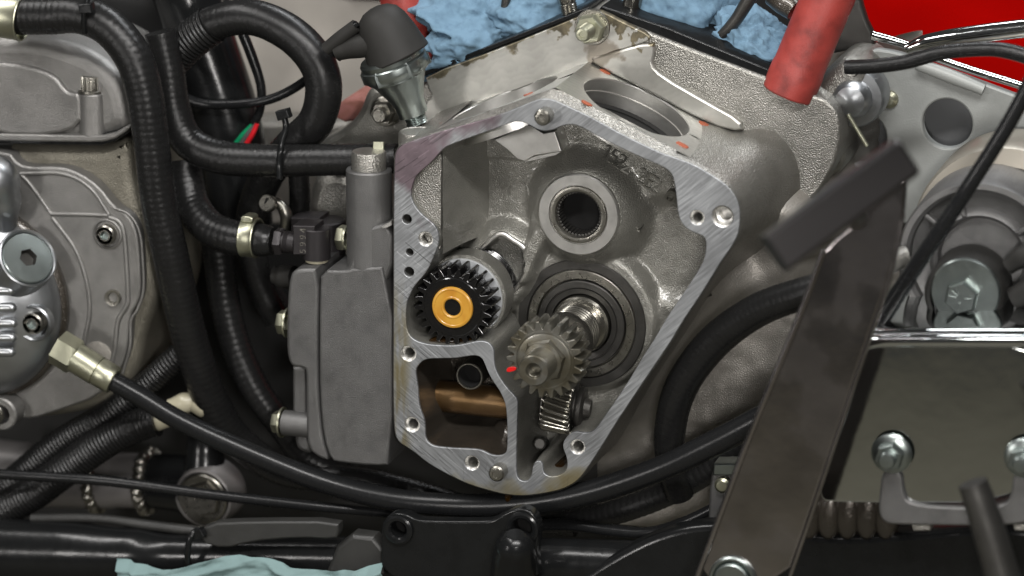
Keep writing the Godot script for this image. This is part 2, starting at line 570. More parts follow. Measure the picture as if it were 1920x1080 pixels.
# The gasket face: milled aluminium with a milling pattern, thin gasket residue and oil along the low edge.
func face_material() -> void:
	var n := 896
	var im := Image.create(n, n, false, Image.FORMAT_RGB8)
	var f := FastNoiseLite.new()
	f.seed = 31
	f.frequency = 0.006
	f.fractal_octaves = 5
	var rng := RandomNumberGenerator.new()
	rng.seed = 77
	var lo := Vector2(1e9, 1e9)
	var hi := -lo
	for e in [[735, 185], [735, 935], [1392, 185], [1392, 935]]:
		lo = lo.min(XY(e[0], e[1]))
		hi = hi.max(XY(e[0], e[1]))
	for y in n:
		var e0 := pix(Vector3(lo.x, lerpf(hi.y, lo.y, float(y) / n), 0))
		var e1 := pix(Vector3(hi.x, lerpf(hi.y, lo.y, float(y) / n), 0))
		for x in n:
			var a := f.get_noise_2d(x, y)
			var px := lerpf(e0.x, e1.x, float(x) / n)
			var py := lerpf(e0.y, e1.y, float(x) / n)
			var low := py > 640.0 and px < 930.0
			var su := x * 0.58 - y * 0.81 if low else x * 0.58 + y * 0.81
			var sv := x * 0.81 + y * 0.58 if low else x * 0.81 - y * 0.58
			var streak := f.get_noise_2d(su * 22.0, sv * 1.3) + 0.6 * f.get_noise_2d(su * 60.0 + 300.0, sv * 2.5)
			var c := Color(0.69, 0.70, 0.71) * (0.92 + 0.16 * a + 0.17 * streak * (0.6 + 0.8 * clampf(f.get_noise_2d(y * 1.3 + 77.0, x * 1.3) * 2.0 + 0.5, 0.0, 1.0)))
			var res := clampf(f.get_noise_2d(x * 0.8 + 900.0, y * 0.8) * 3.0 + 1.1 - 2.6 * smoothstep(820.0, 1120.0, px) - 3.8 * smoothstep(300.0, 520.0, py), 0.0, 1.0)
			c = c.lerp(Color(0.50, 0.43, 0.46) * (0.95 + 0.5 * a), res * 0.85)
			var edge := absf(px - 740.0) < 18.0
			var oilm := clampf((py - (855.0 + 60.0 * (1.0 - pow(absf(px - 960.0) / 240.0, 2.0)) - 14.0)) / 26.0 + 1.5 * a, 0.0, 1.0) * float(py > 790.0)
			oilm = maxf(oilm, clampf(0.5 + 2.5 * f.get_noise_2d(x * 3.0, y * 0.7 + 300.0), 0.0, 1.0) * smoothstep(500.0, 640.0, py) * (1.0 - smoothstep(12.0, 40.0, px - 738.0)))
			c = c.lerp(Color(0.50, 0.45, 0.30), oilm * 0.75)
			c.a = 1.0
			im.set_pixel(x, y, c)
	for i in 700:
		var x := rng.randf() * n
		var y := rng.randf() * n
		var ang := rng.randfn(-0.75, 0.35) if rng.randf() < 0.8 else rng.randf() * PI
		var l := rng.randf_range(5.0, 26.0)
		var k := rng.randf_range(0.82, 1.16)
		for s in int(l):
			var q := Vector2i(int(x + cos(ang) * s), int(y + sin(ang) * s))
			if q.x >= 0 and q.y >= 0 and q.x < n and q.y < n:
				var c := im.get_pixel(q.x, q.y)
				im.set_pixel(q.x, q.y, Color(minf(c.r * k, 1), minf(c.g * k, 1), minf(c.b * k, 1)))
	# coarse file marks on the left limb
	for i in 230:
		var y := rng.randf_range(0.1, 0.98) * n
		var x := rng.randf_range(0.0, 0.16) * n
		var l := rng.randf_range(20.0, 70.0)
		var up := -0.62 if y < n * 0.36 else 0.6
		var k := rng.randf_range(0.72, 1.2)
		for s in int(l):
			for w in 2:
				var q := Vector2i(int(x + s), int(y + up * s + w))
				if q.x >= 0 and q.y >= 0 and q.x < n and q.y < n:
					var c := im.get_pixel(q.x, q.y)
					im.set_pixel(q.x, q.y, Color(minf(c.r * k, 1), minf(c.g * k, 1), minf(c.b * k, 1)))
	var rim := Image.create(n, n, false, Image.FORMAT_RGB8)
	rim.copy_from(im)
	var m := mat("gasket_face", Color(0.86, 0.86, 0.86), 0.5, 0.75)
	m.albedo_texture = ImageTexture.create_from_image(im)
	var bm: Image = im.duplicate()
	bm.convert(Image.FORMAT_R8)
	bm.convert(Image.FORMAT_RGB8)
	bm.bump_map_to_normal_map(2.0)
	m.normal_enabled = true
	m.normal_texture = ImageTexture.create_from_image(bm)
	m.normal_scale = 0.5
	# the picture lies over the face by its own axes: u along x, v down y
	m.uv1_scale = Vector3(1.0 / ((hi.x - lo.x) * S), -1.0 / ((hi.y - lo.y) * S), 1)
	m.uv1_offset = Vector3(-lo.x / (hi.x - lo.x), hi.y / (hi.y - lo.y), 0)

# The machined wall over the lifter decks: clean milled metal with brown oil burnt on along its top edge and round the nut.
func pad_material() -> void:
	var w := 800
	var h := 360
	var lo := Vector2(1e9, 1e9)
	var hi := -lo
	for e in [[770, 0], [770, 260], [1400, 0], [1400, 260]]:
		lo = lo.min(XY(e[0], e[1], -236))
		hi = hi.max(XY(e[0], e[1], -236))
	var im := Image.create(w, h, false, Image.FORMAT_RGB8)
	var f := FastNoiseLite.new()
	f.seed = 41
	f.frequency = 0.012
	f.fractal_octaves = 5
	for y in h:
		var e0 := pix(Vector3(lo.x, lerpf(hi.y, lo.y, float(y) / h), -236))
		var e1 := pix(Vector3(hi.x, lerpf(hi.y, lo.y, float(y) / h), -236))
		for x in w:
			var px := lerpf(e0.x, e1.x, float(x) / w)
			var py := lerpf(e0.y, e1.y, float(x) / w)
			var top := 146.0 - 0.395 * (px - 790.0) if px < 1105.0 else 20.0 + 0.44 * (px - 1120.0)
			var n := f.get_noise_2d(x, y)
			var n2 := f.get_noise_2d(x * 3.0, y * 3.0 + 400.0)
			var c := Color(0.74, 0.735, 0.71) * (0.95 + 0.09 * n + 0.012 * sin((x * 0.4 + y) * 0.35 + 9.0 * n))
			var d := py - top
			var edge := 12.0 + 30.0 * maxf(n, -0.2) + 26.0 * smoothstep(960.0, 1150.0, px) * (0.5 + n2)
			var st := clampf((edge - d) / 6.0 + n2, 0.0, 1.0)
			c = c.lerp(Color(0.36, 0.33, 0.26) * (1.0 + 0.5 * n2), st * 0.85)
			st = clampf((34.0 - absf(Vector2(px - 1125.0, py - 92.0).length()) + 45.0 * n) / 12.0, 0.0, 1.0)
			c = c.lerp(Color(0.42, 0.38, 0.33), st * 0.6)
			c.a = 1.0
			im.set_pixel(x, y, c)
	var m := mat("pad_face", Color(0.95, 0.95, 0.95), 0.4, 0.8)
	m.albedo_texture = ImageTexture.create_from_image(im)
	m.uv1_scale = Vector3(1.0 / ((hi.x - lo.x) * S), -1.0 / ((hi.y - lo.y) * S), 1)
	m.uv1_offset = Vector3(-lo.x / (hi.x - lo.x), hi.y / (hi.y - lo.y), 0)

var inner: PackedVector2Array
var outer: PackedVector2Array
var pocket: PackedVector2Array
var pit: PackedVector2Array
const FLOOR := -160.0

func floor_z(p: Vector2) -> float:
	var z := FLOOR - 12.0
	# the cast level to the right of the long curved rib lies lower
	var k := XY(1262, 470, -170)
	z -= 22.0 * (1.0 - sst(70.0, 120.0, p.distance_to(k)))
	z = smax(z, lerpf(-300.0, FLOOR + 4.0, 1.0 - sst(132.0, 190.0, p.distance_to(XY(1095, 600, -155)))), 18.0)
	z = smax(z, lerpf(-200.0, -117.0, 1.0 - sst(70.0, 150.0, p.distance_to(XY(1084, 403, -115)))), 14.0)
	var ep := edge_distance(p, pit)
	var a := Vector2.ZERO
	var b := Vector2.ZERO
	var t := 0.0
	if not inside(p, pit):
		z = smax(z, lerpf(-200.0, -134.0, 1.0 - sst(9.0, 58.0, ep)), 12.0)
	# a rib leads from the cam boss to the breather boss
	a = XY(1010, 440, -125)
	b = XY(975, 520, -125)
	t = clampf((p - a).dot(b - a) / (b - a).length_squared(), 0.0, 1.0)
	z = smax(z, lerpf(-200.0, -122.0, 1.0 - sst(8.0, 44.0, p.distance_to(a.lerp(b, t)))), 12.0)
	if inside(p, pit):
		z = lerpf(-136.0, -186.0, sst(0.0, 9.0, ep))
	# seams left by the casting cores
	var seam := XY(920, 297, -165)
	if p.y > seam.y and p.x < XY(1000, 300, -165).x:
		z += 5.0
	return z + 0.8 * noise.get_noise_2d(p.x * 6.0, p.y * 6.0) + 1.6 * noise.get_noise_2d(p.x * 1.2, p.y * 1.2)

func crankcase() -> void:
	inner = PX([774,346, 779,330, 806,307, 820,292, 830,280, 840,273, 887,256, 931,241, 960,229, 978,228, 990,233, 1006,242, 1017,246, 1033,245, 1047,239, 1061,234, 1075,233, 1092,239, 1122,256, 1167,279, 1211,299, 1244,313,
		1258,323, 1264,338, 1268,366, 1271,399, 1276,416, 1287,429, 1305,438, 1319,442, 1324,452, 1323,477, 1316,496, 1299,524, 1275,560, 1250,596, 1228,635, 1206,668, 1178,716, 1161,741, 1136,777, 1119,802, 1108,811, 1094,812,
		1083,809, 1074,810, 1064,817, 1056,828, 1055,840, 1062,856, 1064,869, 1062,882, 1053,890, 1039,894, 1028,893, 1020,888, 1018,880, 1017,867, 1010,863, 1002,867, 998,878, 997,890, 991,901, 983,903, 973,900, 968,888, 968,860, 969,800,
		971,758, 970,747, 951,728, 937,708, 928,690, 926,672, 926,662, 925,654, 920,646, 912,640, 898,639, 884,642, 859,648, 831,648, 803,646, 781,640, 768,630, 762,614, 761,590, 762,568, 769,551, 776,537, 801,509, 812,484, 821,462, 823,448, 822,436, 815,422, 803,412, 786,398, 773,378, 770,362])
	outer = PX([741,277, 773,264, 837,243, 898,227, 942,213, 970,202, 998,190, 1017,184, 1036,186, 1058,196, 1106,218, 1156,246, 1200,268, 1236,285, 1267,296, 1299,307, 1330,325, 1358,343, 1374,360, 1384,377, 1388,398, 1387,421, 1384,440, 1372,463,
		1352,490, 1330,527, 1309,560, 1280,602, 1261,635, 1239,668, 1205,718, 1183,751, 1155,793, 1133,829, 1115,857, 1098,883, 1087,897, 1075,907, 1053,918, 1031,923, 1003,928, 975,930, 945,927, 909,918, 875,907, 848,894, 825,882, 800,867, 781,851,
		764,839, 750,831, 741,818, 738,783, 737,700, 738,560, 738,420, 739,320])
	pocket = PX([778,696, 785,683, 797,673, 824,672, 852,672, 871,669, 890,666, 903,670, 909,683, 915,699, 926,718, 937,733, 947,755, 950,777, 951,809, 951,838, 949,850, 937,855, 921,853, 906,845, 895,842, 868,841, 846,840, 814,837, 802,829, 797,818, 797,796, 795,784, 788,768, 785,752, 784,724])
	inner = turned(resample(chaikin(inner), 6.0), false)
	outer = turned(resample(chaikin(outer), 7.0), true)
	pocket = turned(resample(chaikin(pocket), 6.0), false)
	pit = chaikin(PX([880,500, 898,470, 938,437, 984,466, 993,496, 976,530, 958,552, 930,560, 900,560], -150), 1)
	var root := thing("crankcase", "opened cast aluminium engine crankcase with bare gear chest and pentagonal gasket face", "crankcase", P(960, 928, 0))

	# the face itself, with its tapped holes
	var spots := [[763, 411, 9.0, 0.0], [768, 473, 7.0, 0.0], [767, 510, 9.5, 0.0], [798, 448, 10.5, 3.5], [766, 663, 10.5, 4.5], [773, 796, 10.5, 4.5], [885, 868, 11.0, 3.5], [1083, 838, 11.0, 3.5], [1307, 408, 10.0, 3.5], [1355, 406, 18.0, 2.0]]
	var holes: Array = [inner, pocket]
	for s in spots:
		holes.append(circ(XY(s[0], s[1]), s[2] + s[3], 20))
	var mb := MB.new()
	extr(mb, outer, -9.0, 0.0, 1.6, holes, Transform3D(), false, 2)
	put("gasket_face", mb, M.gasket_face, root)
	for s in spots:
		var c := P(s[0], s[1], 0)
		mb = MB.new()
		var r: float = s[2]
		var prof := [[r + s[3] + 0.6, -0.4], [r, -s[3] - 1.0]]
		if r > 15.0:
			prof = [[20.6, -0.4], [r, -2.0], [r, -22.0], [r * 0.72, -24.0], [r * 0.66, -40.0], [0.0, -40.0]]
		elif s[3] > 0.0:
			for i in 10:
				prof.append([r - (1.3 if i % 2 == 0 else 0.0), -s[3] - 4.0 - i * 3.4])
			prof.append([r * 0.8, -60.0])
			prof.append([0.0, -64.0])
		else:
			prof.append([r, -70.0])
			prof.append([0.0, -72.0])
		lathe(mb, prof, c, Vector3.BACK, 24)
		put("bolt_hole", mb, M.turned if s[3] > 0.0 else M.slot_wall, root)
	for s in [[1024, 215, 15.5], [938, 881, 15.5]]:
		mb = MB.new()
		lathe(mb, [[s[2], -8.0], [s[2], 24.0], [s[2] - 3.0, 27.0], [s[2] * 0.5, 27.6], [s[2] * 0.45, 26.2], [0.0, 26.2]], P(s[0], s[1], 0), Vector3.BACK, 28)
		put("dowel_pin", mb, M.steel, root)

	# walls of the chest: from the face's inner edge back to the floor, with draft
	var nn := normals2(inner)
	var rows: Array = []
	for k in 5:
		var row := PackedVector3Array()
		var z: float = [FLOOR - 16.0, FLOOR * 0.6, -34.0, -14.0, -1.2][k]
		for i in inner.size():
			var p := inner[i]
			var left := 1.0 - sst(XY(838, 300).x, XY(880, 300).x, p.x)
			left *= sst(XY(800, 485).y, XY(800, 455).y, p.y)
			var draft: float = [8.0 + 27.0 * left, 4.0 + 14.0 * left, 2.0 + 2.0 * left, 0.8, 1.2][k]
			var w := p + nn[i] * draft
			if k == 4:
				w = p - nn[i] * 0.4
			row.append(Vector3(w.x, w.y, z))
		rows.append(row)
	mb = MB.new()
	strips(mb, rows)
	put("chest_wall", mb, M.cast_inner, root)
	# the shallow cast ledge behind the scallop at the left
	mb = MB.new()
	var ledge := chaikin(PX([760,350, 768,316, 800,292, 826,268, 829,300, 828,360, 828,440, 826,475, 800,450, 770,400], -17), 1)
	extr(mb, ledge, -90.0, -14.0, 2.0)
	put("casting_ledge", mb, M.cast, root)
	# deep wall face behind the ledge
	mb = MB.new()
	rows = []
	for k in 7:
		var row := PackedVector3Array()
		var t := k / 6.0
		var z := lerpf(-15.0, FLOOR - 14.0, t)
		for j in 22:
			var q := XY(828, 266 + j * 10.0, -15)
			row.append(Vector3(q.x + 2.0 + 26.0 * t + 16.0 * pow(t, 5.0) + 1.2 * noise.get_noise_2d(j * 9.0, k * 20.0), q.y, z))
		rows.append(row)
	strips(mb, rows, false)
	put("chest_side", mb, M.cast_inner, root)
	mb = MB.new()
	var lo := Vector2(1e9, 1e9)
	var hi := -lo
	for p in inner:
		lo = lo.min(p)
		hi = hi.max(p)
	var hull := outer
	var deck_l := XY(806, 247.5, -18)
	var deck_m := XY(1041, 164, -18)
	var deck_r := XY(1304, 300, -18)
	var cam_c := XY(1084, 403, -112)
	var crank_c := XY(1090, 607, -150)
	field(mb, lo - Vector2(6, 6), hi + Vector2(6, 6), 3.2, floor_z, func(p): return (inside(p, inner) or edge_distance(p, inner) < 4.0) and p.distance_to(Geometry2D.get_closest_point_to_segment(p, deck_l, deck_m)) > 58.0 and p.distance_to(Geometry2D.get_closest_point_to_segment(p, deck_m, deck_r)) > 58.0 and p.distance_to(cam_c) > 52.0 and p.distance_to(crank_c) > 112.0)
	put("chest_floor", mb, M.cast_inner, root)
	mb = MB.new()
	sweep(mb, [[880, 492, -140, 3], [899, 470, -137, 5], [936, 439, -135, 6], [962, 450, -135, 5], [984, 467, -135, 6], [993, 496, -135, 6], [977, 529, -135, 5], [957, 551, -137, 4], [940, 558, -140, 2]], 3.0, 10)
	put("slot_lip", mb, M.turned, root)
	# the oil pocket below left
	nn = normals2(pocket)
	rows = []
	for k in 4:
		var row := PackedVector3Array()
		for i in pocket.size():
			var w: Vector2 = pocket[i] + nn[i] * [26.0, 9.0, 2.0, -0.4][k]
			row.append(Vector3(w.x, w.y, [-150.0, -120.0, -25.0, -1.2][k]))
		rows.append(row)
	mb = MB.new()
	strips(mb, rows)
	put("pocket_wall", mb, M.oil_cast, root)
	mb = MB.new()
	field(mb, XY(770, 865), XY(960, 660), 5.0, func(p): return -142.0 + 26.0 * sst(XY(0, 745, -120).y, XY(0, 790, -120).y, p.y) * (0.6 + 0.4 * noise.get_noise_2d(p.x * 1.5, p.y * 1.5)) - 20.0 * sst(XY(0, 800, -120).y, XY(0, 840, -120).y, p.y))
	put("pocket_floor", mb, M.oil_cast, root)
	mb = MB.new()
	sweep(mb, [[818, 741, -104, 30], [960, 757, -104, 30]], 8.0, 28)
	put("oil_gallery", mb, M.bronze, root)
	mb = MB.new()
	lathe(mb, [[27.0, -70.0], [27.0, -2.0], [25.5, 0.0], [23.5, 0.0], [22.5, -2.0], [22.5, -60.0]], P(880, 706, -40), Vector3.BACK, 36)
	put("oil_pipe", mb, M.steel, root)
	mb = MB.new()
	lathe(mb, [[22.0, -5.0], [22.0, -40.0], [0.0, -41.0]], P(880, 706, -40), Vector3.BACK, 36)
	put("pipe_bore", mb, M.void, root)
	mb = MB.new()
	lathe(mb, [[30.0, -30.0], [30.0, 0.0], [26.0, 6.0], [0.0, 8.0]], P(938, 815, -90), Vector3(-0.7, 0.4, 0.6), 24)
	put("casting_boss", mb, M.oil_cast, root)

	# outer walls: edge, chamfer, then back to the crankcase body
	nn = normals2(outer)
	rows = []
	var apex := XY(1042, 200)
	var dl: Array = [XY(806, 247.5, -18), XY(1041, 164, -18), XY(1304, 300, -18)]
	var cut := PackedByteArray()
	var tr := XY(1310, 320)
	for k in 6:
		var row := PackedVector3Array()
		cut.clear()
		for i in outer.size():
			var p := outer[i]
			var w := 4.0
			var to_deck: bool = p.y > dl[0].y - 6.0 and p.x > dl[0].x + 14.0 and p.x < dl[2].x - 20.0 and (p.x < apex.x or p.y > dl[2].y - 20.0)
			cut.append(1 if to_deck else 0)
			var right := sst(tr.x - 10, tr.x + 60, p.x)
			var q := Vector2.ZERO
			var z := 0.0
			match k:
				0:
					q = p + nn[i] * (w + 6.0 + 46.0 * clampf(right, 0, 1))
					z = -250.0
				1:
					q = p + nn[i] * (w + 2.0 + 18.0 * clampf(right, 0, 1))
					z = -150.0
				2:
					q = p + nn[i] * (w + 0.5 + 5.0 * clampf(right, 0, 1))
					z = -80.0
				3:
					q = p + nn[i] * w
					if to_deck:
						var c1 := Geometry2D.get_closest_point_to_segment(p, dl[0], dl[1])
						var c2 := Geometry2D.get_closest_point_to_segment(p, dl[1], dl[2])
						q = c1 if c1.distance_to(p) < c2.distance_to(p) else c2
					z = -18.0
				4:
					q = p + nn[i] * (1.5 + 0.1 * w)
					z = -3.5
				5:
					q = p + nn[i] * 0.2
					z = -1.0
			row.append(Vector3(q.x, q.y, z))
		rows.append(row)
	# the two lifter decks are cut out of the outer wall and laid in as plates with bores
	mb = MB.new()
	var k_all := outer.size()
	mb.grp()
	for r in 5:
		for i in k_all:
			var j := (i + 1) % k_all
			if r < 3 and cut[i] and cut[j]:
				continue
			mb.q(mb.v(rows[r][i]), mb.v(rows[r][j]), mb.v(rows[r + 1][j]), mb.v(rows[r + 1][i]))
	put("chest_outer_wall", mb, M.cast, root)
	deck(root, dl[0], dl[1], 0.455, 107.0)
	deck(root, dl[1], dl[2] + Vector2(8, -4), 0.45, 108.0)

	# stamped casting number and marks on the floor
	var text := "1522 2E2 0"
	var from := XY(1137, 287, -160)
	var to := XY(1254, 370, -160)
	mb = MB.new()
	var x := (to - from).normalized()
	var font := SystemFont.new()
	font.font_names = PackedStringArray(["Droid Sans"])
	for i in text.length():
		if text[i] == " ":
			continue
		letter(root, "casting_number", text[i], from.lerp(to, i / 9.0), x.angle() + 0.1, 30.0, font)
	letter(root, "casting_mark", "4", XY(1203, 424, -172), -0.5, 18.0, font)
	mb = MB.new()
	var ring := PackedVector3Array()
	for i in 33:
		var q := XY(972, 362, -168) + Vector2(cos(TAU * i / 32), sin(TAU * i / 32)) * 21.0
		ring.append(Vector3(q.x, q.y, floor_z(q) + 0.4))
	var rr := PackedFloat32Array()
	rr.resize(33)
	rr.fill(1.6)
	sweep3(mb, ring, rr, 4.0, 8, 0, 0, 1, false)
	put("ejector_mark", mb, M.cast_inner, root)
	# machined patch where the lifter bore runs out into the chest
	mb = MB.new()
	var patch := PX([925,262, 952,250, 984,232, 1000,238, 1018,250, 1040,246, 1046,262, 1053,284, 1000,293, 985,303, 970,299, 950,280], -118)
	extr(mb, patch, -175.0, -118.0, 2.0)
	put("bore_runout", mb, M.turned, root)
	mb = MB.new()
	extr(mb, PX([981,297, 1053,283, 1043,291, 984,305], -122), -175.0, -122.0, 1.0)
	put("bore_step", mb, M.turned, root)

	# cam bearing in its machined boss
	var cb := P(1084, 403, -112)
	mb = MB.new()
	lathe(mb, [[80.0, -30.0], [80.0, -3.0], [77.0, 0.0], [58.0, 0.0], [57.0, -1.5], [57.0, -3.0], [54.0, -3.0]], cb, Vector3.BACK, 64)
	put("cam_boss", mb, M.turned, root)
	mb = MB.new()
	lathe(mb, [[56.0, -3.0], [55.0, 1.0], [51.0, 2.0], [46.0, 1.0], [44.0, -2.0], [44.0, -12.0]], cb, Vector3.BACK, 64)
	put("bearing_race", mb, M.steel, root)
	mb = MB.new()
	for i in 40:
		var w := TAU * i / 40
		lathe(mb, [[3.0, -40.0], [3.0, -8.0], [0.0, -7.0]], cb + Vector3(cos(w), sin(w), 0) * 42.5, Vector3.BACK, 8)
	var ndl := put("needle_roller", mb, M.steel_dark, root)
	ndl.set_meta("kind", "stuff")
	mb = MB.new()
	lathe(mb, [[48.0, -14.0], [48.0, -60.0], [0.0, -60.0]], cb, Vector3.BACK, 32)
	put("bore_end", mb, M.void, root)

	# crankshaft bearing retainer plate and races
	var c := P(1090, 607, -150)
	mb = MB.new()
	lathe(mb, [[127.0, -20.0], [127.0, -2.0], [125.5, 0.0], [109.5, 0.0], [108.5, -5.0], [107.0, -5.0]], c, Vector3.BACK, 80)
	put("retainer_plate", mb, M.steel_dark, root)
	mb = MB.new()
	lathe(mb, [[107.0, -6.0], [106.5, 1.0], [105.0, 2.5], [90.5, 2.5], [89.0, 1.0], [88.5, -9.0], [85.0, -9.0]], c, Vector3.BACK, 80)
	put("outer_race", mb, M.steel, root)
	mb = MB.new()
	lathe(mb, [[86.5, -9.0], [86.0, 3.0], [84.5, 4.5], [74.0, 4.5], [73.0, -1.0], [71.0, -1.0], [70.0, 1.5], [60.0, 0.0], [60.0, -22.0], [40.0, -22.0]], c, Vector3.BACK, 80)
	put("inner_race", mb, M.steel_dark, root)

	# orange inspection paint
	for s in [[860, 204, -150, 11, 3.2, 0.25], [990, 176, -60, 10, 3, 0.25], [1135, 134, -170, 11, 3.5, -0.4], [1100, 193, -55, 11, 4, -0.45], [1321, 232, -180, 11, 5, -0.4], [1280, 271, -70, 12, 4.5, -0.3], [824, 232, -40, 6, 1.6, 0.25], [1086, 118, -195, 6, 1.8, 0.25]]:
		mb = MB.new()
		var dir: Vector2 = (dl[1] - dl[0]).normalized() if s[5] > 0 else (dl[2] - dl[1]).normalized()
		var up := Vector3(-dir.y, dir.x, 0)
		var p := P(s[0], s[1], s[2])
		var d := (Vector3(dl[1].x, dl[1].y, 0) - p).dot(up)
		# slide along the line of sight onto the deck plane
		var ray := (p - eye).normalized()
		p += ray * ((d + 0.9) / ray.dot(up))
		var bb := Basis(Vector3(dir.x, dir.y, 0), Vector3(0, 0, -1), up)
		var blot := PackedVector2Array()
		for i in 18:
			var w := TAU * i / 18
			blot.append(Vector2(cos(w) * s[3], sin(w) * s[4] * 1.8) * (1.0 + 0.35 * noise.get_noise_2d(cos(w) * 40.0 + s[0], sin(w) * 40.0)))
		extr(mb, blot, -1.5, 0.6, 0.5, [], Transform3D(bb, p), false)
		put("paint_mark", mb, M.orange_paint, root)
	rear_case(root)

func letter(root: Node3D, called: String, ch: String, at: Vector2, turn: float, size: float, font: Font) -> void:
	var tm := TextMesh.new()
	tm.font = font
	tm.text = ch
	tm.font_size = 32
	tm.pixel_size = size / 24.0 * S
	tm.depth = 7.0 * S
	var o := MeshInstance3D.new()
	o.name = called
	o.mesh = tm
	o.material_override = M.cast_letter
	root.add_child(o, true)
	var z := floor_z(at)
	var e := 10.0
	var n := Vector3(floor_z(at - Vector2(e, 0)) - floor_z(at + Vector2(e, 0)), floor_z(at - Vector2(0, e)) - floor_z(at + Vector2(0, e)), 2.0 * e).normalized()
	var x := Vector3(cos(turn), sin(turn), 0)
	x = (x - n * x.dot(n)).normalized()
	o.transform = Transform3D(Basis(x, n.cross(x), n), Vector3(at.x, at.y, z + 2.6) * S - root.position)

# A machined deck from front edge a to b, running back; with a bore.
func deck(root: Node3D, a: Vector2, b: Vector2, at: float, r: float) -> void:
	var l := a.distance_to(b)
	var x := Vector3(b.x - a.x, b.y - a.y, 0) / l
	var y := Vector3(0, 0, -1)
	var n := x.cross(y)
	var xf := Transform3D(Basis(x, y, n), Vector3(a.x, a.y, -18.0))
	var depth := 232.0
	var c := Vector2(l * at, depth * 0.495)
	var angles: Array = []
	for i in 72:
		angles.append(TAU * i / 72)
	for e in [Vector2(0, 0), Vector2(l, 0), Vector2(l, depth), Vector2(0, depth)]:
		angles.append(fposmod((e - c).angle(), TAU))
	angles.sort()
	var mb := MB.new()
	mb.grp()
	for w: float in angles:
		var d := Vector2(cos(w), sin(w))
		var t := minf(((l if d.x > 0 else 0.0) - c.x) / (d.x if absf(d.x) > 1e-6 else 1e-6), ((depth if d.y > 0 else 0.0) - c.y) / (d.y if absf(d.y) > 1e-6 else 1e-6))
		for k in 2:
			var p := c + d * (r if k == 0 else maxf(t, r + 0.5))
			mb.v(xf * Vector3(p.x, p.y, 0), p * S)
	var na := angles.size()
	for i in na:
		var j := (i + 1) % na
		mb.q(i * 2, i * 2 + 1, j * 2 + 1, j * 2)
	var o := put("lifter_deck", mb, M.machined, root)
	mb = MB.new()
	lathe(mb, [[r + 1.2, -0.2], [r - 1.0, -2.4], [r - 1.0, -26.0], [r - 3.0, -27.0], [r - 3.0, -30.0], [r - 1.0, -31.0], [r - 1.0, -52.0]], xf * Vector3(c.x, c.y, 0), n, 72)
	put("lifter_bore", mb, M.turned, o)
	mb = MB.new()
	lathe(mb, [[r - 1.0, -51.5], [r - 18.0, -52.0], [r - 18.0, -55.0], [0.0, -55.0]], xf * Vector3(c.x, c.y, 0), n, 48)
	put("bore_end", mb, M.void, o)

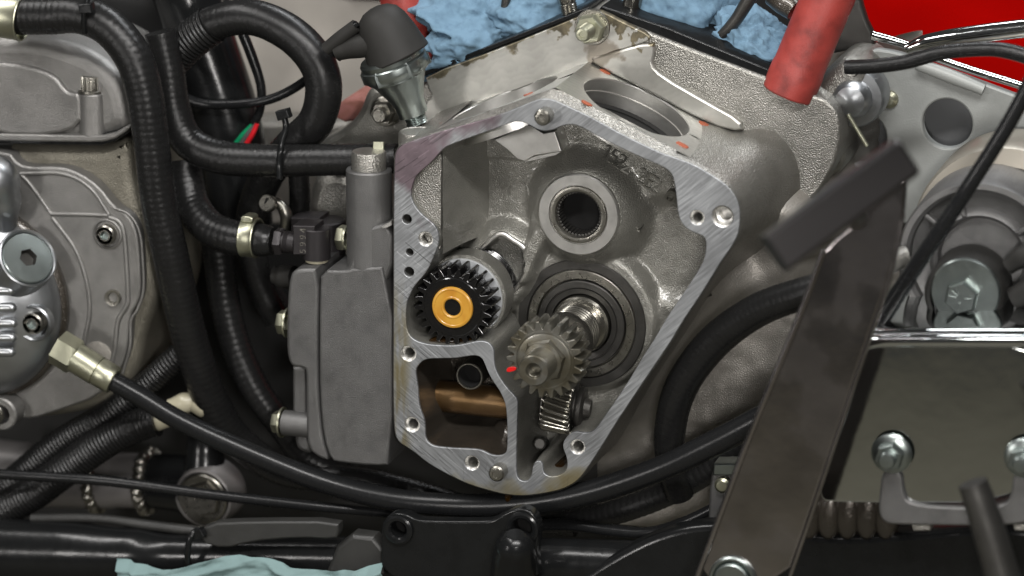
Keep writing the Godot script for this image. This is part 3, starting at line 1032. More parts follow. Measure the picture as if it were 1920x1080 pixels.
func rear_case(root: Node3D) -> void:
	# cylinder base wall behind the decks
	var mb := MB.new()
	var wall := resample(chaikin(PX([786,150, 940,92, 1098,26, 1112,19, 1126,20, 1160,38, 1235,68, 1300,94, 1400,132, 1500,170, 1562,192, 1580,240, 1560,330, 1480,420, 1200,420, 1000,320, 800,300, 786,220], -246), 1), 14.0)
	extr(mb, wall, -560.0, -246.0, 5.0)
	put("cylinder_base", mb, M.cast, root)
	mb = MB.new()
	var pad := chaikin(PX([796,143, 940,91, 1096,27, 1112,21, 1128,22, 1170,44, 1220,68, 1212,80, 1132,102, 1118,118, 960,170, 800,240, 794,232, 796,194, 811,183, 800,160], -232), 1)
	extr(mb, pad, -250.0, -236.0, 2.0)
	put("machined_pad", mb, M.pad_face, root)
	mb = MB.new()
	pad = chaikin(PX([1112,122, 1106,108, 1132,102, 1224,77, 1228,98, 1221,121, 1240,142, 1327,192, 1388,226, 1392,250, 1330,235, 1200,165], -232), 1)
	extr(mb, pad, -250.0, -233.0, 5.0)
	put("machined_pad", mb, M.pad_face, root)
	# stains along the top edge
	# crankcase body to the right of the gear chest
	mb = MB.new()
	var hull := outer
	var outer_top := XY(1042, 240, -22).y
	var edge_x := XY(1585, 300, -250).x
	field(mb, XY(1110, 990, -200), XY(1640, 150, -200), 8.0, func(p):
		var d := edge_distance(p, hull) if not inside(p, hull) else 0.0
		var z := -236.0
		var R := 120.0 * sst(XY(0, 800, -200).y, XY(0, 520, -200).y, p.y) * (1.0 - sst(XY(0, 430, -200).y, XY(0, 330, -200).y, p.y) * (1.0 - sst(XY(1400, 300, -150).x, XY(1470, 300, -150).x, p.x))) + 24.0
		if d < R:
			z += R - sqrt(maxf(R * R - (R - d) * (R - d), 0.0))
		z = smax(z, lerpf(-330.0, -196.0, 1.0 - sst(60.0, 330.0, p.distance_to(XY(1490, 360, -190)) )), 40.0)
		z -= 260.0 * pow(sst(edge_x - 110.0, edge_x + 60.0, p.x + 10.0 * noise.get_noise_2d(0, p.y * 1.4)), 1.6)
		var lim: float = XY(0, 190, -240).y + 0.40 * (XY(1390, 215, -240).x - p.x)
		z -= 150.0 * sst(lim - 50.0, lim + 60.0, p.y)
		z -= 4.0 * float(absf(p.y - XY(0, 676, -236).y) < 8.0 and p.x > XY(1255, 676, -236).x)
		return z + 3.0 * noise.get_noise_2d(p.x * 0.9, p.y * 0.9) + 0.8 * noise.get_noise_2d(p.x * 6.0, p.y * 6.0)
		, func(p): return (not inside(p, hull) or edge_distance(p, hull) < 9.0) and not (p.x < XY(1350, 0, -150).x and p.y > XY(0, 440, -150).y))
	put("crankcase_body", mb, M.cast_warm, root)
	mb = MB.new()
	extr(mb, chaikin(PX([1530,150, 1568,112, 1600,110, 1630,130, 1626,156, 1600,205, 1594,240, 1578,270, 1584,310, 1560,340, 1510,330, 1500,220], -310), 2), -480.0, -310.0, 30.0, [], Transform3D(), true, 4)
	put("mounting_lug", mb, M.cast, root)
	# shoulder of the crankcase behind the hoses at the left, and the lug with its bolt
	mb = MB.new()
	extr(mb, chaikin(PX([575,330, 640,318, 660,330, 740,330, 740,520, 600,520, 572,480], -300), 2), -500.0, -300.0, 24.0)
	put("crankcase_shoulder", mb, M.cast, root)
	mb = MB.new()
	extr(mb, chaikin(PX([590,270, 640,245, 672,215, 688,165, 720,158, 760,175, 775,230, 775,300, 600,320], -265), 2), -420.0, -265.0, 14.0)
	put("crankcase_lug", mb, M.cast_inner, root)
	mb = MB.new()
	extr(mb, chaikin(PX([628,190, 690,182, 696,222, 630,232], -350), 1), -600.0, -350.0, 5.0)
	put("cylinder_gasket", mb, M.pink_gasket, root)

func gear_poly(teeth: int, r0: float, r1: float, rot := 0.0, wide := 0.5) -> PackedVector2Array:
	var o := PackedVector2Array()
	for i in teeth:
		for e in [[-0.5, r0], [-0.37 * wide / 0.5, r0 + (r1 - r0) * 0.08], [-0.27 * wide / 0.5, r0 + (r1 - r0) * 0.5], [-0.13 * wide / 0.5, r1], [0.13 * wide / 0.5, r1], [0.27 * wide / 0.5, r0 + (r1 - r0) * 0.5], [0.37 * wide / 0.5, r0 + (r1 - r0) * 0.08]]:
			var a: float = TAU * (i + e[0]) / teeth + rot
			o.append(Vector2(cos(a), sin(a)) * e[1])
	return o

func inside_parts() -> void:
	# crankshaft end with its pinion gear, nut and nose
	var c := P(1090, 607, -150)
	var zf := 92.0
	var root := thing("crankshaft_pinion", "steel crankshaft end with toothed pinion gear, hex nut and hollow nose, red paint tick", "gear shaft", c)
	var ax := Vector3(c.x, c.y, 0)
	var mb := MB.new()
	lathe(mb, [[58.0, -20.0], [56.0, 8.0], [52.0, 12.0], [44.0, 13.0], [44.0, 20.0]], c, Vector3.BACK, 56)
	put("shaft_collar", mb, M.steel_oily, root)
	mb = MB.new()
	var prof := [[43.0, 8.0]]
	for i in 5:
		prof.append_array([[48.0, 44.0 + i * 11.0], [50.5, 47.0 + i * 11.0], [50.5, 51.0 + i * 11.0], [48.0, 53.5 + i * 11.0]])
	prof.append_array([[53.0, 104.0], [55.0, 108.0], [55.0, 176.0], [52.0, 179.0], [44.0, 180.0], [44.0, 190.0]])
	lathe(mb, prof, c, Vector3.BACK, 56)
	put("worm_collar", mb, M.steel_oily, root)
	mb = MB.new()
	var gp := gear_poly(22, 60.0, 74.5, 0.05, 0.56)
	var xf := Transform3D(Basis(), ax)
	extr(mb, gp, zf - 58.0, zf, 1.4, [], xf, true, 1)
	put("pinion_gear", mb, M.gear_steel, root)
	mb = MB.new()
	lathe(mb, [[57.0, zf - 1.0], [57.0, zf + 1.4], [54.0, zf + 1.6], [54.0, zf - 3.0], [51.0, zf - 3.0], [51.0, zf + 1.0], [48.0, zf + 2.0], [20.0, zf + 2.0]], ax, Vector3.BACK, 56)
	put("gear_hub", mb, M.gear_steel, root)
	mb = MB.new()
	hexa(mb, ax + Vector3(0, 0, zf + 1.0), Vector3.BACK, 44.0, 9.0, 0.25)
	put("nut", mb, M.gear_steel, root)
	mb = MB.new()
	lathe(mb, [[36.0, zf + 8.0], [36.0, zf + 13.0], [29.5, zf + 14.0], [29.5, zf + 66.0], [27.5, zf + 68.5], [15.5, zf + 68.5], [13.5, zf + 66.0], [13.0, zf + 64.0], [12.0, zf + 63.0], [13.0, zf + 60.0], [12.0, zf + 40.0], [0.0, zf + 40.0]], ax, Vector3.BACK, 48)
	put("shaft_nose", mb, M.gear_steel, root)
	mb = MB.new()
	var tick := P(958, 692, zf + 2)
	extr(mb, chaikin(PackedVector2Array([Vector2(-9, -6), Vector2(-7, 3), Vector2(10, 6), Vector2(11, -1), Vector2(-2, -6)]), 2), -0.5, 1.2, 0.6, [], Transform3D(Basis(), tick + Vector3(0, 0, 0)), false)
	put("paint_tick", mb, M.red_paint, root)

	# breather gear
	c = P(849, 576, -6)
	root = thing("breather_gear", "oily black plastic breather gear with yellow thrust washer, beside the crank pinion", "gear", c)
	mb = MB.new()
	xf = Transform3D(Basis(), Vector3(c.x, c.y, 0))
	extr(mb, gear_poly(24, 61.0, 77.0, 0.1, 0.46), -66.0, -6.0, 1.5, [], xf, true, 2)
	lathe(mb, [[58.0, -6.5], [56.0, -4.5], [44.0, -4.5], [42.0, -7.0], [0.0, -7.0]], Vector3(c.x, c.y, 0), Vector3.BACK, 48)
	put("gear_ring", mb, M.black_gear, root)
	mb = MB.new()
	lathe(mb, [[40.5, -8.0], [40.5, -4.0], [39.5, -2.0], [37.5, -1.0], [35.0, -1.0], [34.0, -1.8], [22.0, -1.8], [21.0, -1.0], [19.0, -1.0], [17.2, -2.2], [16.5, -4.0], [16.5, -16.0]], Vector3(c.x, c.y, 0), Vector3.BACK, 56)
	put("thrust_washer", mb, M.plastic_yellow, root)
	mb = MB.new()
	lathe(mb, [[17.0, -14.0], [0.0, -14.5]], Vector3(c.x, c.y, 0), Vector3.BACK, 24)
	put("gear_bore", mb, M.void, root)
	mb = MB.new()
	lathe(mb, [[77.5, -76.0], [77.5, -69.0], [76.5, -67.5], [50.0, -67.5]], Vector3(c.x, c.y, 0), Vector3.BACK, 64)
	put("back_plate", mb, M.plastic_white, root)
	mb = MB.new()
	lathe(mb, [[84.0, -122.0], [84.0, -76.0], [82.0, -73.0], [60.0, -73.0]], Vector3(c.x, c.y, 0), Vector3.BACK, 64)
	lathe(mb, [[70.0, -126.0], [83.0, -126.0], [84.0, -122.0]], Vector3(c.x, c.y, 0), Vector3.BACK, 64)
	put("breather_sleeve", mb, M.cast_inner, root)
	# the ribbed rotor seen through the slot in the boss
	for i in 4:
		mb = MB.new()
		var z := -132.0 - i * 8.0
		lathe(mb, [[66.0, z - 3.0], [78.0, z - 3.0], [80.0, z - 1.5], [80.0, z + 1.5], [78.0, z + 3.0], [66.0, z + 3.0]], Vector3(c.x, c.y, 0), Vector3.BACK, 64)
		put("rotor_rib", mb, M.black_gear, root)
	mb = MB.new()
	lathe(mb, [[68.0, -200.0], [68.0, -124.0]], Vector3(c.x, c.y, 0), Vector3.BACK, 48)
	put("rotor_core", mb, M.black_gear, root)
	var pool := MB.new()
	var blot := PX([800,640, 812,634, 835,637, 860,636, 880,634, 884,641, 859,647, 831,647, 806,646], -12)
	extr(pool, chaikin(blot, 2), -30.0, -14.0, 5.0)
	var op := put("oil_puddle", pool, M.oil)
	tag(op, "small dark oil puddle caught under the black breather gear", "oil puddle")

	mb = MB.new()
	ball(mb, P(953, 931, -16), 7.0, 1.9, Vector3.UP, 20)
	tag(put("oil_drip", mb, M.oil), "amber oil drop hanging from the lowest point of the gear chest rim", "oil drop")
	mb = MB.new()
	extr(mb, chaikin(PX([1012,884, 1024,872, 1046,868, 1064,872, 1060,890, 1040,897, 1024,896], -60), 2), -120.0, -46.0, 8.0)
	tag(put("oil_puddle", mb, M.oil), "glossy dark oil pooled in the lowest slot beside the small post", "oil puddle")
	# oil pump drive gear with slanting teeth
	c = P(1050, 757, -62)
	root = thing("pump_drive_gear", "oily bright helical drive gear set on its side below the pinion", "gear", c)
	mb = MB.new()
	var axis := Vector3(0.985, -0.10, -0.10).normalized()
	var b := frame_of(axis)
	gp = gear_poly(24, 46.0, 56.0, 0.0, 0.5)
	var nsl := 10
	mb.grp()
	for i in gp.size():
		if i % 7 == 0:
			mb.grp()
		var j := (i + 1) % gp.size()
		for k in nsl:
			var ps := []
			for e in [[i, k], [j, k], [j, k + 1], [i, k + 1]]:
				var h: float = (float(e[1]) / nsl - 0.5) * 56.0
				var w: Vector2 = gp[e[0]].rotated(h * 0.0035)
				if e[1] == 0 or e[1] == nsl:
					w *= 0.96
				ps.append(mb.v(c + b.x * w.x + b.y * w.y + b.z * h))
			mb.q(ps[0], ps[1], ps[2], ps[3])
	put("gear_teeth", mb, M.steel_oily, root)
	mb = MB.new()
	lathe(mb, [[0.0, -29.0], [52.0, -29.0], [52.0, -27.0]], c, axis, 32)
	lathe(mb, [[52.0, 27.0], [30.0, 29.0], [30.0, 33.0], [38.0, 34.0], [40.0, 38.0], [40.0, 44.0], [36.0, 47.0], [20.0, 48.0], [16.0, 60.0], [0.0, 60.0]], c, axis, 32)
	put("gear_shaft", mb, M.steel_dark, root)
	mb = MB.new()
	lathe(mb, [[12.0, -60.0], [12.0, 0.0], [9.0, 2.0], [0.0, 2.0]], P(1012, 832, -60), Vector3(0.2, 0.3, 1), 20)
	tag(put("locating_pin", mb, M.steel_dark), "round steel pin end deep in the slot under the helical gear", "pin")

func stud(called: String, label: String, base: Vector3, dir: Vector3, r: float, l: float, thread: float, m: Material, grp_ := "") -> void:
	var root := thing(called, label, "stud", base, grp_)
	var mb := MB.new()
	var pr := []
	var n := int(thread / 3.2)
	for i in n:
		pr.append([r, i * 3.2])
		pr.append([r * 0.9, i * 3.2 + 1.6])
	pr.append([r * 0.92, thread])
	lathe(mb, pr, base, dir, 24)
	put("thread", mb, m, root)
	mb = MB.new()
	lathe(mb, [[r * 0.92, thread], [r, thread + 3.0], [r, l], [0.0, l]], base, dir, 24)
	put("shank", mb, m, root)

func top_parts() -> void:
	# flat dark cylinder base gaskets on the two cylinder decks
	for e in [[[784,147, 1104,21, 1106,12, 784,137], "black base gasket edge lying under the crumpled towel beside the zinc switch"], [[1122,20, 1236,68, 1440,150, 1490,168, 1440,128, 1250,50, 1130,10], "black base gasket between nut stud and thick red sleeve"]]:
		var a: PackedVector2Array = PX(e[0], -262)
		var mb := MB.new()
		extr(mb, a, -520.0, -256.0, 2.0)
		tag(put("base_gasket", mb, M.black_paint), e[1], "gasket")
	# the red protective sleeves over the cylinder studs
	for e in [[P(782, 118, -330), P(738, -60, -330), 42.0, "thick red rubber sleeve behind the black-booted zinc switch"], [P(1478, 174, -262), P(1580, -70, -290), 50.0, "thick sooty red rubber sleeve standing on the machined cylinder base"]]:
		var a: Vector3 = e[0]
		var d: Vector3 = e[1] - a
		var r: float = e[2]
		var root := thing("red_sleeve", e[3], "sleeve", a, "red rubber sleeves over the cylinder studs")
		var mb := MB.new()
		var pr := [[0.0, 4.0], [r - 8.0, 2.0], [r - 7.0, -2.0], [r - 2.0, -3.0], [r, 0.0], [r * 1.02, 20.0], [r * 1.02, 48.0], [r * 0.985, 56.0]]
		for i in 10:
			pr.append([r * (0.985 + 0.01 * noise.get_noise_1d(i * 30.0)), 60.0 + (d.length() - 60.0) * (i + 1) / 10.0])
		lathe(mb, pr, a, d, 48)
		put("sleeve", mb, M.red_rubber, root)
	stud("cylinder_stud", "bronze coloured threaded stud just left of the apex nut", P(1070, 30, -300), P(1054, -40, -300) - P(1070, 30, -300), 17.0, 90.0, 26.0, M.steel_oily, "bare cylinder studs")
	stud("cylinder_stud", "bronze coloured threaded stud just right of the apex nut", P(1178, 36, -320), P(1197, -40, -320) - P(1178, 36, -320), 18.0, 90.0, 26.0, M.steel_oily, "bare cylinder studs")
	# through bolt, nut and washer at the apex
	var c := P(1112, 50, -240)
	var root := thing("apex_nut", "large steel nut with washer and stud end at the top of the crankcase", "nut", c)
	var mb := MB.new()
	lathe(mb, [[35.0, 0.0], [35.0, 5.0], [33.5, 7.0], [12.0, 7.0]], c, Vector3.BACK, 40)
	put("washer", mb, M.steel, root)
	mb = MB.new()
	hexa(mb, c + Vector3(0, 0, 7), Vector3.BACK, 29.0, 26.0, 0.2)
	put("hex_nut", mb, M.zinc_yellow, root)
	mb = MB.new()
	var pr := []
	for i in 12:
		pr.append_array([[15.0, 32.0 + i * 3.0], [13.6, 33.5 + i * 3.0]])
	pr.append_array([[14.0, 70.0], [11.0, 74.0], [6.0, 74.5], [5.0, 72.0], [0.0, 72.0]])
	lathe(mb, pr, c, Vector3.BACK, 28)
	put("stud_end", mb, M.zinc_yellow, root)
	# bolt on the lug at the left
	c = P(724, 208, -262)
	root = thing("lug_bolt", "flanged steel nut and bolt end on the grey crankcase lug behind the zinc switch", "bolt", c)
	mb = MB.new()
	lathe(mb, [[30.0, 0.0], [30.0, 5.0], [28.0, 7.0], [12.0, 8.0]], c, Vector3.BACK, 36)
	put("washer", mb, M.steel, root)
	mb = MB.new()
	hexa(mb, c + Vector3(0, 0, 7), Vector3.BACK, 24.0, 20.0, 0.1)
	put("hex_nut", mb, M.steel, root)
	mb = MB.new()
	lathe(mb, [[15.0, 26.0], [15.0, 40.0], [12.0, 43.0], [0.0, 43.0]], c, Vector3.BACK, 28)
	put("bolt_end", mb, M.steel, root)

	# oil pressure switch
	var a := P(783, 232, -150)
	var t := P(735, 110, -130)
	var d := (t - a).normalized()
	root = thing("oil_pressure_switch", "zinc plated oil pressure switch with black rubber boot", "switch", a)
	mb = MB.new()
	pr = []
	for i in 5:
		pr.append_array([[19.0, i * 4.0], [21.0, i * 4.0 + 2.0]])
	pr.append_array([[19.0, 20.0], [29.0, 21.0], [29.5, 40.0], [31.0, 48.0], [36.0, 62.0], [44.0, 80.0], [52.0, 96.0], [55.0, 100.0], [55.0, 112.0], [30.0, 114.0]])
	lathe(mb, pr, a, d, 40)
	put("switch_body", mb, M.zinc, root)
	mb = MB.new()
	hexa(mb, a + d * 106.0, d, 69.0, 30.0, 0.35)
	lathe(mb, [[60.0, 104.0], [66.0, 112.0], [67.0, 120.0], [66.0, 130.0], [58.0, 137.0]], a, d, 40)
	put("hex_collar", mb, M.zinc, root)
	mb = MB.new()
	lathe(mb, [[63.0, 134.0], [63.5, 142.0], [60.0, 147.0], [46.0, 148.0], [45.0, 160.0]], a, d, 40)
	put("crimp_ring", mb, M.zinc, root)
	mb = MB.new()
	lathe(mb, [[46.0, 140.0], [47.0, 158.0], [48.0, 175.0]], a, d, 40)
	put("insulator", mb, M.black_paint, root)
	mb = MB.new()
	var bd := (P(700, 10, -120) - P(742, 95, -125)).normalized()
	var bo := P(748, 108, -126)
	lathe(mb, [[40.0, 8.0], [61.0, 0.0], [62.5, 3.0], [59.0, 22.0], [55.0, 48.0], [49.0, 74.0], [40.0, 92.0], [26.0, 102.0], [11.0, 106.0], [0.0, 107.0]], bo, bd, 44)
	sweep(mb, [[712, 80, -110, 34], [680, 84, -105, 27], [645, 92, -105, 22], [632, 96, -105, 20]], 4.0, 20, 0, 0, 1, true, 0.9)
	sweep(mb, [[668, 48, -96, 13], [640, 70, -96, 14], [612, 92, -98, 13]], 4.0, 14)
	put("rubber_boot", mb, M.boot, root)
	mb = MB.new()
	sweep(mb, [[671, 44, -94, 7], [660, 52, -92, 8]], 4.0, 4)
	put("wire_terminal", mb, M.black_paint, root)

	# plug cylinder standing beside the switch
	c = P(785, 300, -62)
	root = thing("case_plug", "short round aluminium boss capped at the top corner of the gear chest", "plug", c)
	mb = MB.new()
	lathe(mb, [[38.0, -30.0], [38.0, 52.0], [36.0, 56.0], [33.0, 57.0], [31.0, 55.0], [0.0, 56.0]], c, Vector3.UP, 44)
	put("plug_body", mb, M.cast, root)
	# hose clip
	c = P(710, 276, -90)
	mb = MB.new()
	extr(mb, circ(Vector2.ZERO, 15, 4, 0.0, PI / 4), -6.0, 6.0, 1.5, [], Transform3D(frame_of(Vector3(0.2, 0.3, 1)).scaled(Vector3(1, 1, 1)), c))
	extr(mb, PackedVector2Array([Vector2(-16, -12), Vector2(14, -12), Vector2(14, -6), Vector2(-16, -6)]), -14.0, 14.0, 1.0, [], Transform3D(Basis(), c))
	tag(put("hose_clip", mb, M.zinc_yellow), "small square zinc clip on the horizontal hose above the capped tower", "clip")

func towels() -> void:
	var wrinkle := FastNoiseLite.new()
	wrinkle.noise_type = FastNoiseLite.TYPE_SIMPLEX_SMOOTH
	wrinkle.fractal_type = FastNoiseLite.FRACTAL_RIDGED
	wrinkle.fractal_octaves = 1
	wrinkle.frequency = 0.010
	var lump := FastNoiseLite.new()
	lump.frequency = 0.009
	for e in [[P(906, 52, -400), 122.0, 92.0, 130.0, 0.0, "crumpled light blue shop towel wedged behind the machined pad beside the zinc switch", 1, "towel"],
			[P(1010, 20, -420), 86.0, 62.0, 100.0, 0.1, "small crumpled blue shop towel tuck below the bronze stud at the apex", 2, "towel"],
			[P(1262, 36, -430), 128.0, 84.0, 110.0, -0.35, "crumpled blue shop towel right of the apex nut, spread around a dark stem", 3, "towel"],
			[P(1408, 104, -400), 92.0, 64.0, 100.0, -0.3, "wrinkled blue shop towel bunched against the big red sleeve", 4, "towel"]]:
		var c: Vector3 = e[0]
		wrinkle.seed = e[6] * 7
		lump.seed = e[6] * 13
		var rng := RandomNumberGenerator.new()
		rng.seed = 90 + e[6]
		var planes: Array = []
		var fold := Vector3(0.45, 1.0, 0.7) if e[6] % 2 == 0 else Vector3(1.0, 0.4, 0.7)
		for k in 22:
			planes.append(Vector3(rng.randfn(), rng.randfn(), rng.randfn()).normalized() * rng.randf_range(0.72, 1.15))
		var mb := MB.new()
		mb.grp()
		var nu := 150
		var nv := 100
		var bx := Vector3(cos(e[4]), sin(e[4]), 0)
		var by := Vector3(-sin(e[4]), cos(e[4]), 0.15).normalized()
		var bz := bx.cross(by)
		for j in nv + 1:
			for i in nu + 1:
				var th := PI * (float(j) / nv - 0.5)
				var ph := TAU * float(i) / nu
				var s := Vector3(cos(th) * cos(ph), sin(th), cos(th) * sin(ph))
				var w: Vector3 = s * 100.0 + Vector3.ONE * 37.0 * e[6]
				var rn := 9.0
				for k in planes.size():
					var dk: Vector3 = planes[k]
					var dd := s.dot(dk / dk.length())
					if dd > 0.25:
						rn = minf(rn, dk.length() / dd)
				var warp := Vector3(lump.get_noise_3dv(w), lump.get_noise_3dv(w + Vector3(300, 0, 0)), lump.get_noise_3dv(w + Vector3(0, 300, 0))) * 60.0
				rn = lerpf(minf(rn, 1.2), 0.95, 0.6) * (1.0 + 0.34 * lump.get_noise_3dv(w))
				rn += 0.30 * (wrinkle.get_noise_3dv((w + warp * 1.4) * fold * 0.42) + 0.1) + 0.10 * wrinkle.get_noise_3dv((w + warp * 0.8) * (Vector3(1.4, 1.4, 1.4) - fold) * 0.9)
				s *= rn
				mb.v(c + bx * s.x * e[1] + by * s.y * e[2] + bz * s.z * e[3], Vector2(i, j) * 0.002)
		for j in nv:
			for i in nu:
				var a := j * (nu + 1) + i
				mb.q(a, a + nu + 1, a + nu + 2, a + 1)
		var o := put("shop_towel", mb, M[e[7]])
		tag(o, e[5].replace(" tuck ", " tucked "), "towel", "blue shop towels stuffed into the cylinder openings")
	# towel lying along the frame at the bottom edge
	var mb := MB.new()
	mb.grp()
	var nx := 90
	var nz := 40
	for j in nz + 1:
		for i in nx + 1:
			var px := lerpf(222.0, 720.0, i / float(nx))
			var top := 1050.0 + 14.0 * sin(i * 0.11) + 10.0 * smoothstep(0.0, 90.0, i) - 6.0 * float(i < 5)
			var p := P(px, top + 150.0 * j / nz, 60.0 + 60.0 * j / nz)
			p.z += 16.0 * lump.get_noise_2d(i * 6.0, j * 9.0) + 10.0 * wrinkle.get_noise_2d(i * 5.0, j * 6.0)
			mb.v(p, Vector2(i, j) * 0.002)
	for j in nz:
		for i in nx:
			var a := j * (nx + 1) + i
			mb.q(a + nx + 1, a + nx + 2, a + 1, a)
	tag(put("shop_towel", mb, M.towel_green), "pale green shop towel lying over the black lower frame tube", "towel")
	# dark valve stem among the towels
	mb = MB.new()
	sweep(mb, [[1345, 72, -330, 9], [1378, 40, -330, 12], [1415, -20, -330, 14]], 6.0, 14)
	tag(put("dark_rod", mb, M.steel_dark), "dark bare metal rod lying slanted over the blue towel near the red sleeve", "rod")
	mb = MB.new()
	sweep(mb, [[944, 32, -330, 8], [952, -20, -330, 9]], 6.0, 12)
	tag(put("dark_rod", mb, M.steel_dark), "dark upright rod between the two crumpled blue towels near the switch", "rod")

func bolt(called: String, label: String, o: Vector3, axis: Vector3, r: float, h: float, washer: float, m: Material, grp_ := "", turn := 0.0) -> void:
	var root := thing(called, label, "bolt", o, grp_)
	var mb := MB.new()
	lathe(mb, [[washer, 0.0], [washer, 4.0], [washer - 1.5, 5.5], [r * 0.6, 5.5]], o, axis, 36)
	put("washer", mb, m, root)
	mb = MB.new()
	hexa(mb, o + axis.normalized() * 5.4, axis, r, h, turn)
	put("bolt_head", mb, m, root)
func socket_bolt(called: String, label: String, o: Vector3, axis: Vector3, r: float, h: float, grp_ := "") -> void:
	var root := thing(called, label, "bolt", o, grp_)
	var mb := MB.new()
	var b := frame_of(axis)
	lathe(mb, [[r, -8.0], [r, h - 3.0], [r - 3.0, h], [r * 0.56, h]], o, axis, 36)
	cap(mb, [circ(Vector2.ZERO, r - 2.9, 32), circ(Vector2.ZERO, r * 0.5, 6)], h, Transform3D(b, o), true)
	put("bolt_head", mb, M.steel, root)
	mb = MB.new()
	lathe(mb, [[r * 0.5, h - 9.0], [0.0, h - 9.0]], o, axis, 6)
	lathe(mb, [[r * 0.5, h], [r * 0.5, h - 9.0]], o, axis, 6)
	put("hex_socket", mb, M.zinc, root)

func pump_parts() -> void:
	var root := thing("oil_pump_housing", "matte grey cast oil pump housing bolted against the gear chest", "oil pump housing", P(650, 870, -20))
	var mb := MB.new()
	extr(mb, chaikin(PX([601,506, 650,508, 664,503, 735,500, 735.5,872, 700,874, 640,868, 620,864, 606,822, 599,740, 598,640, 599,560], -20), 1), -200.0, -20.0, 5.0, [], Transform3D(), true, 3)
	put("pump_body", mb, M.cast_pump, root)
	mb = MB.new()
	var c := P(694, 520, -64)
	var top := P(694, 316, -64)
	lathe(mb, [[44.0, 0.0], [44.0, top.y - c.y - 3.0], [42.0, top.y - c.y], [34.0, top.y - c.y]], c, Vector3.UP, 48)
	put("tower", mb, M.cast_pump, root)
	mb = MB.new()
	extr(mb, chaikin(PX([694,425, 735,418, 735.5,520, 690,540, 640,530, 600,540, 600,512, 648,508, 658,490, 664,440], -24), 1), -190.0, -24.0, 6.0)
	put("tower_web", mb, M.cast_pump, root)
	mb = MB.new()
	extr(mb, PX([716,424, 735,414, 735,422, 728,426, 718,428], -20), -60.0, -17.5, 1.0)
	put("rib", mb, M.turned, root)
	mb = MB.new()
	var h := top.y - c.y
	lathe(mb, [[33.0, h - 6.0], [33.0, h + 30.0], [31.0, h + 34.0], [0.0, h + 35.0]], c, Vector3.UP, 44)
	put("cap", mb, M.cast, root)
	mb = MB.new()
	extr(mb, chaikin(PX([597.5,505, 575,503, 553,506, 543,516, 538,560, 536,640, 539,674, 548,689, 570,691, 573,700, 573,790, 576,842, 600,861, 618,864, 604,822, 596.5,740, 595.5,640], -22), 1), -185.0, -22.0, 7.0, [], Transform3D(), true, 3)
	put("pump_lid", mb, M.cast_pump, root)
	mb = MB.new()
	extr(mb, PX([548,688, 576,688, 576,800, 548,770], -60), -180.0, -60.0, 6.0)
	extr(mb, chaikin(PX([549,800, 580,800, 586,853, 566,850, 552,838], -50), 2), -170.0, -50.0, 10.0)
	put("lid_web", mb, M.cast_pump, root)
	mb = MB.new()
	c = P(580, 797, -58)
	lathe(mb, [[25.0, -10.0], [25.0, 52.0], [23.0, 54.0], [0.0, 54.0]], c, Vector3.LEFT, 36)
	put("bolt_boss", mb, M.cast_pump, root)
	bolt("flange_bolt", "zinc flange bolt screwed into the lower round boss of the oil pump housing", c + Vector3.LEFT * 54.0, Vector3.LEFT, 22.0, 15.0, 30.0, M.zinc_yellow, "zinc bolts on the oil pump")
	bolt("flange_bolt", "zinc flange bolt on the side of the pump lid, beside the hose bundle", P(541, 605, -70), Vector3.LEFT, 24.0, 15.0, 29.0, M.zinc_yellow, "zinc bolts on the oil pump")
	bolt("flange_bolt", "zinc hex bolt at the foot of the capped pump tower", P(652, 446, -90), Vector3.LEFT, 25.0, 14.0, 24.0, M.zinc_yellow, "zinc bolts on the oil pump")
	mb = MB.new()
	sweep(mb, [[552, 520, -120, 22], [530, 518, -125, 22], [512, 515, -125, 16]], 4.0, 20)
	tag(put("pump_nipple", mb, M.rubber_dull), "dull black rounded hose stub behind the pump lid's top corner", "fitting")

	# elbow fittings
	c = P(594, 478, -70)
	root = thing("elbow_fitting", "black oxide elbow fitting with stamped figures between hose and pump top", "pipe fitting", c)
	mb = MB.new()
	extr(mb, PX([549,423, 590,424, 590,478, 549,478], -46), -96.0, -46.0, 2.0)
	put("elbow_block", mb, M.oxide, root)
	mb = MB.new()
	var o := P(594, 482, -70)
	lathe(mb, [[27.0, -2.0], [27.0, 57.0], [25.0, 59.0], [0.0, 59.0]], o, Vector3.UP, 36)
	put("elbow_barrel", mb, M.oxide, root)
	mb = MB.new()
	lathe(mb, [[22.0, -8.0], [22.0, 0.0]], o, Vector3.UP, 24)
	put("thread_seal", mb, M.clear_plastic, root)
	var font := SystemFont.new()
	font.font_names = PackedStringArray(["Droid Sans"])
	for i in 4:
		var tm := TextMesh.new()
		tm.font = font
		tm.text = "5994"[i]
		tm.font_size = 32
		tm.pixel_size = 12.0 / 24.0 * S
		tm.depth = 1.5 * S
		var l := MeshInstance3D.new()
		l.name = "stamped_figure"
		l.mesh = tm
		l.material_override = M.steel
		root.add_child(l, true)
		l.transform = Transform3D(Basis(Vector3(0, 1, 0), Vector3(-1, 0, 0), Vector3(0, 0, 1)), P(568, 471 - i * 13.0, -46) * S - root.position)
	mb = MB.new()
	hexa(mb, P(519, 452, -70), Vector3.RIGHT, 27.0, 14.0)
	lathe(mb, [[20.0, 13.0], [20.0, 18.0], [21.5, 19.5], [20.0, 21.0], [21.5, 22.5], [20.0, 24.0], [21.5, 25.5], [20.0, 27.0], [20.0, 40.0]], P(519, 452, -70), Vector3.RIGHT, 28)
	put("hose_barb", mb, M.oxide, root)
	c = P(612, 462, -170)
	mb = MB.new()
	lathe(mb, [[38.0, -12.0], [38.0, 52.0], [35.0, 55.0], [0.0, 55.0]], c, Vector3.UP, 36)
	extr(mb, PX([545,408, 600,408, 600,452, 545,452], -150), -200.0, -150.0, 2.0)
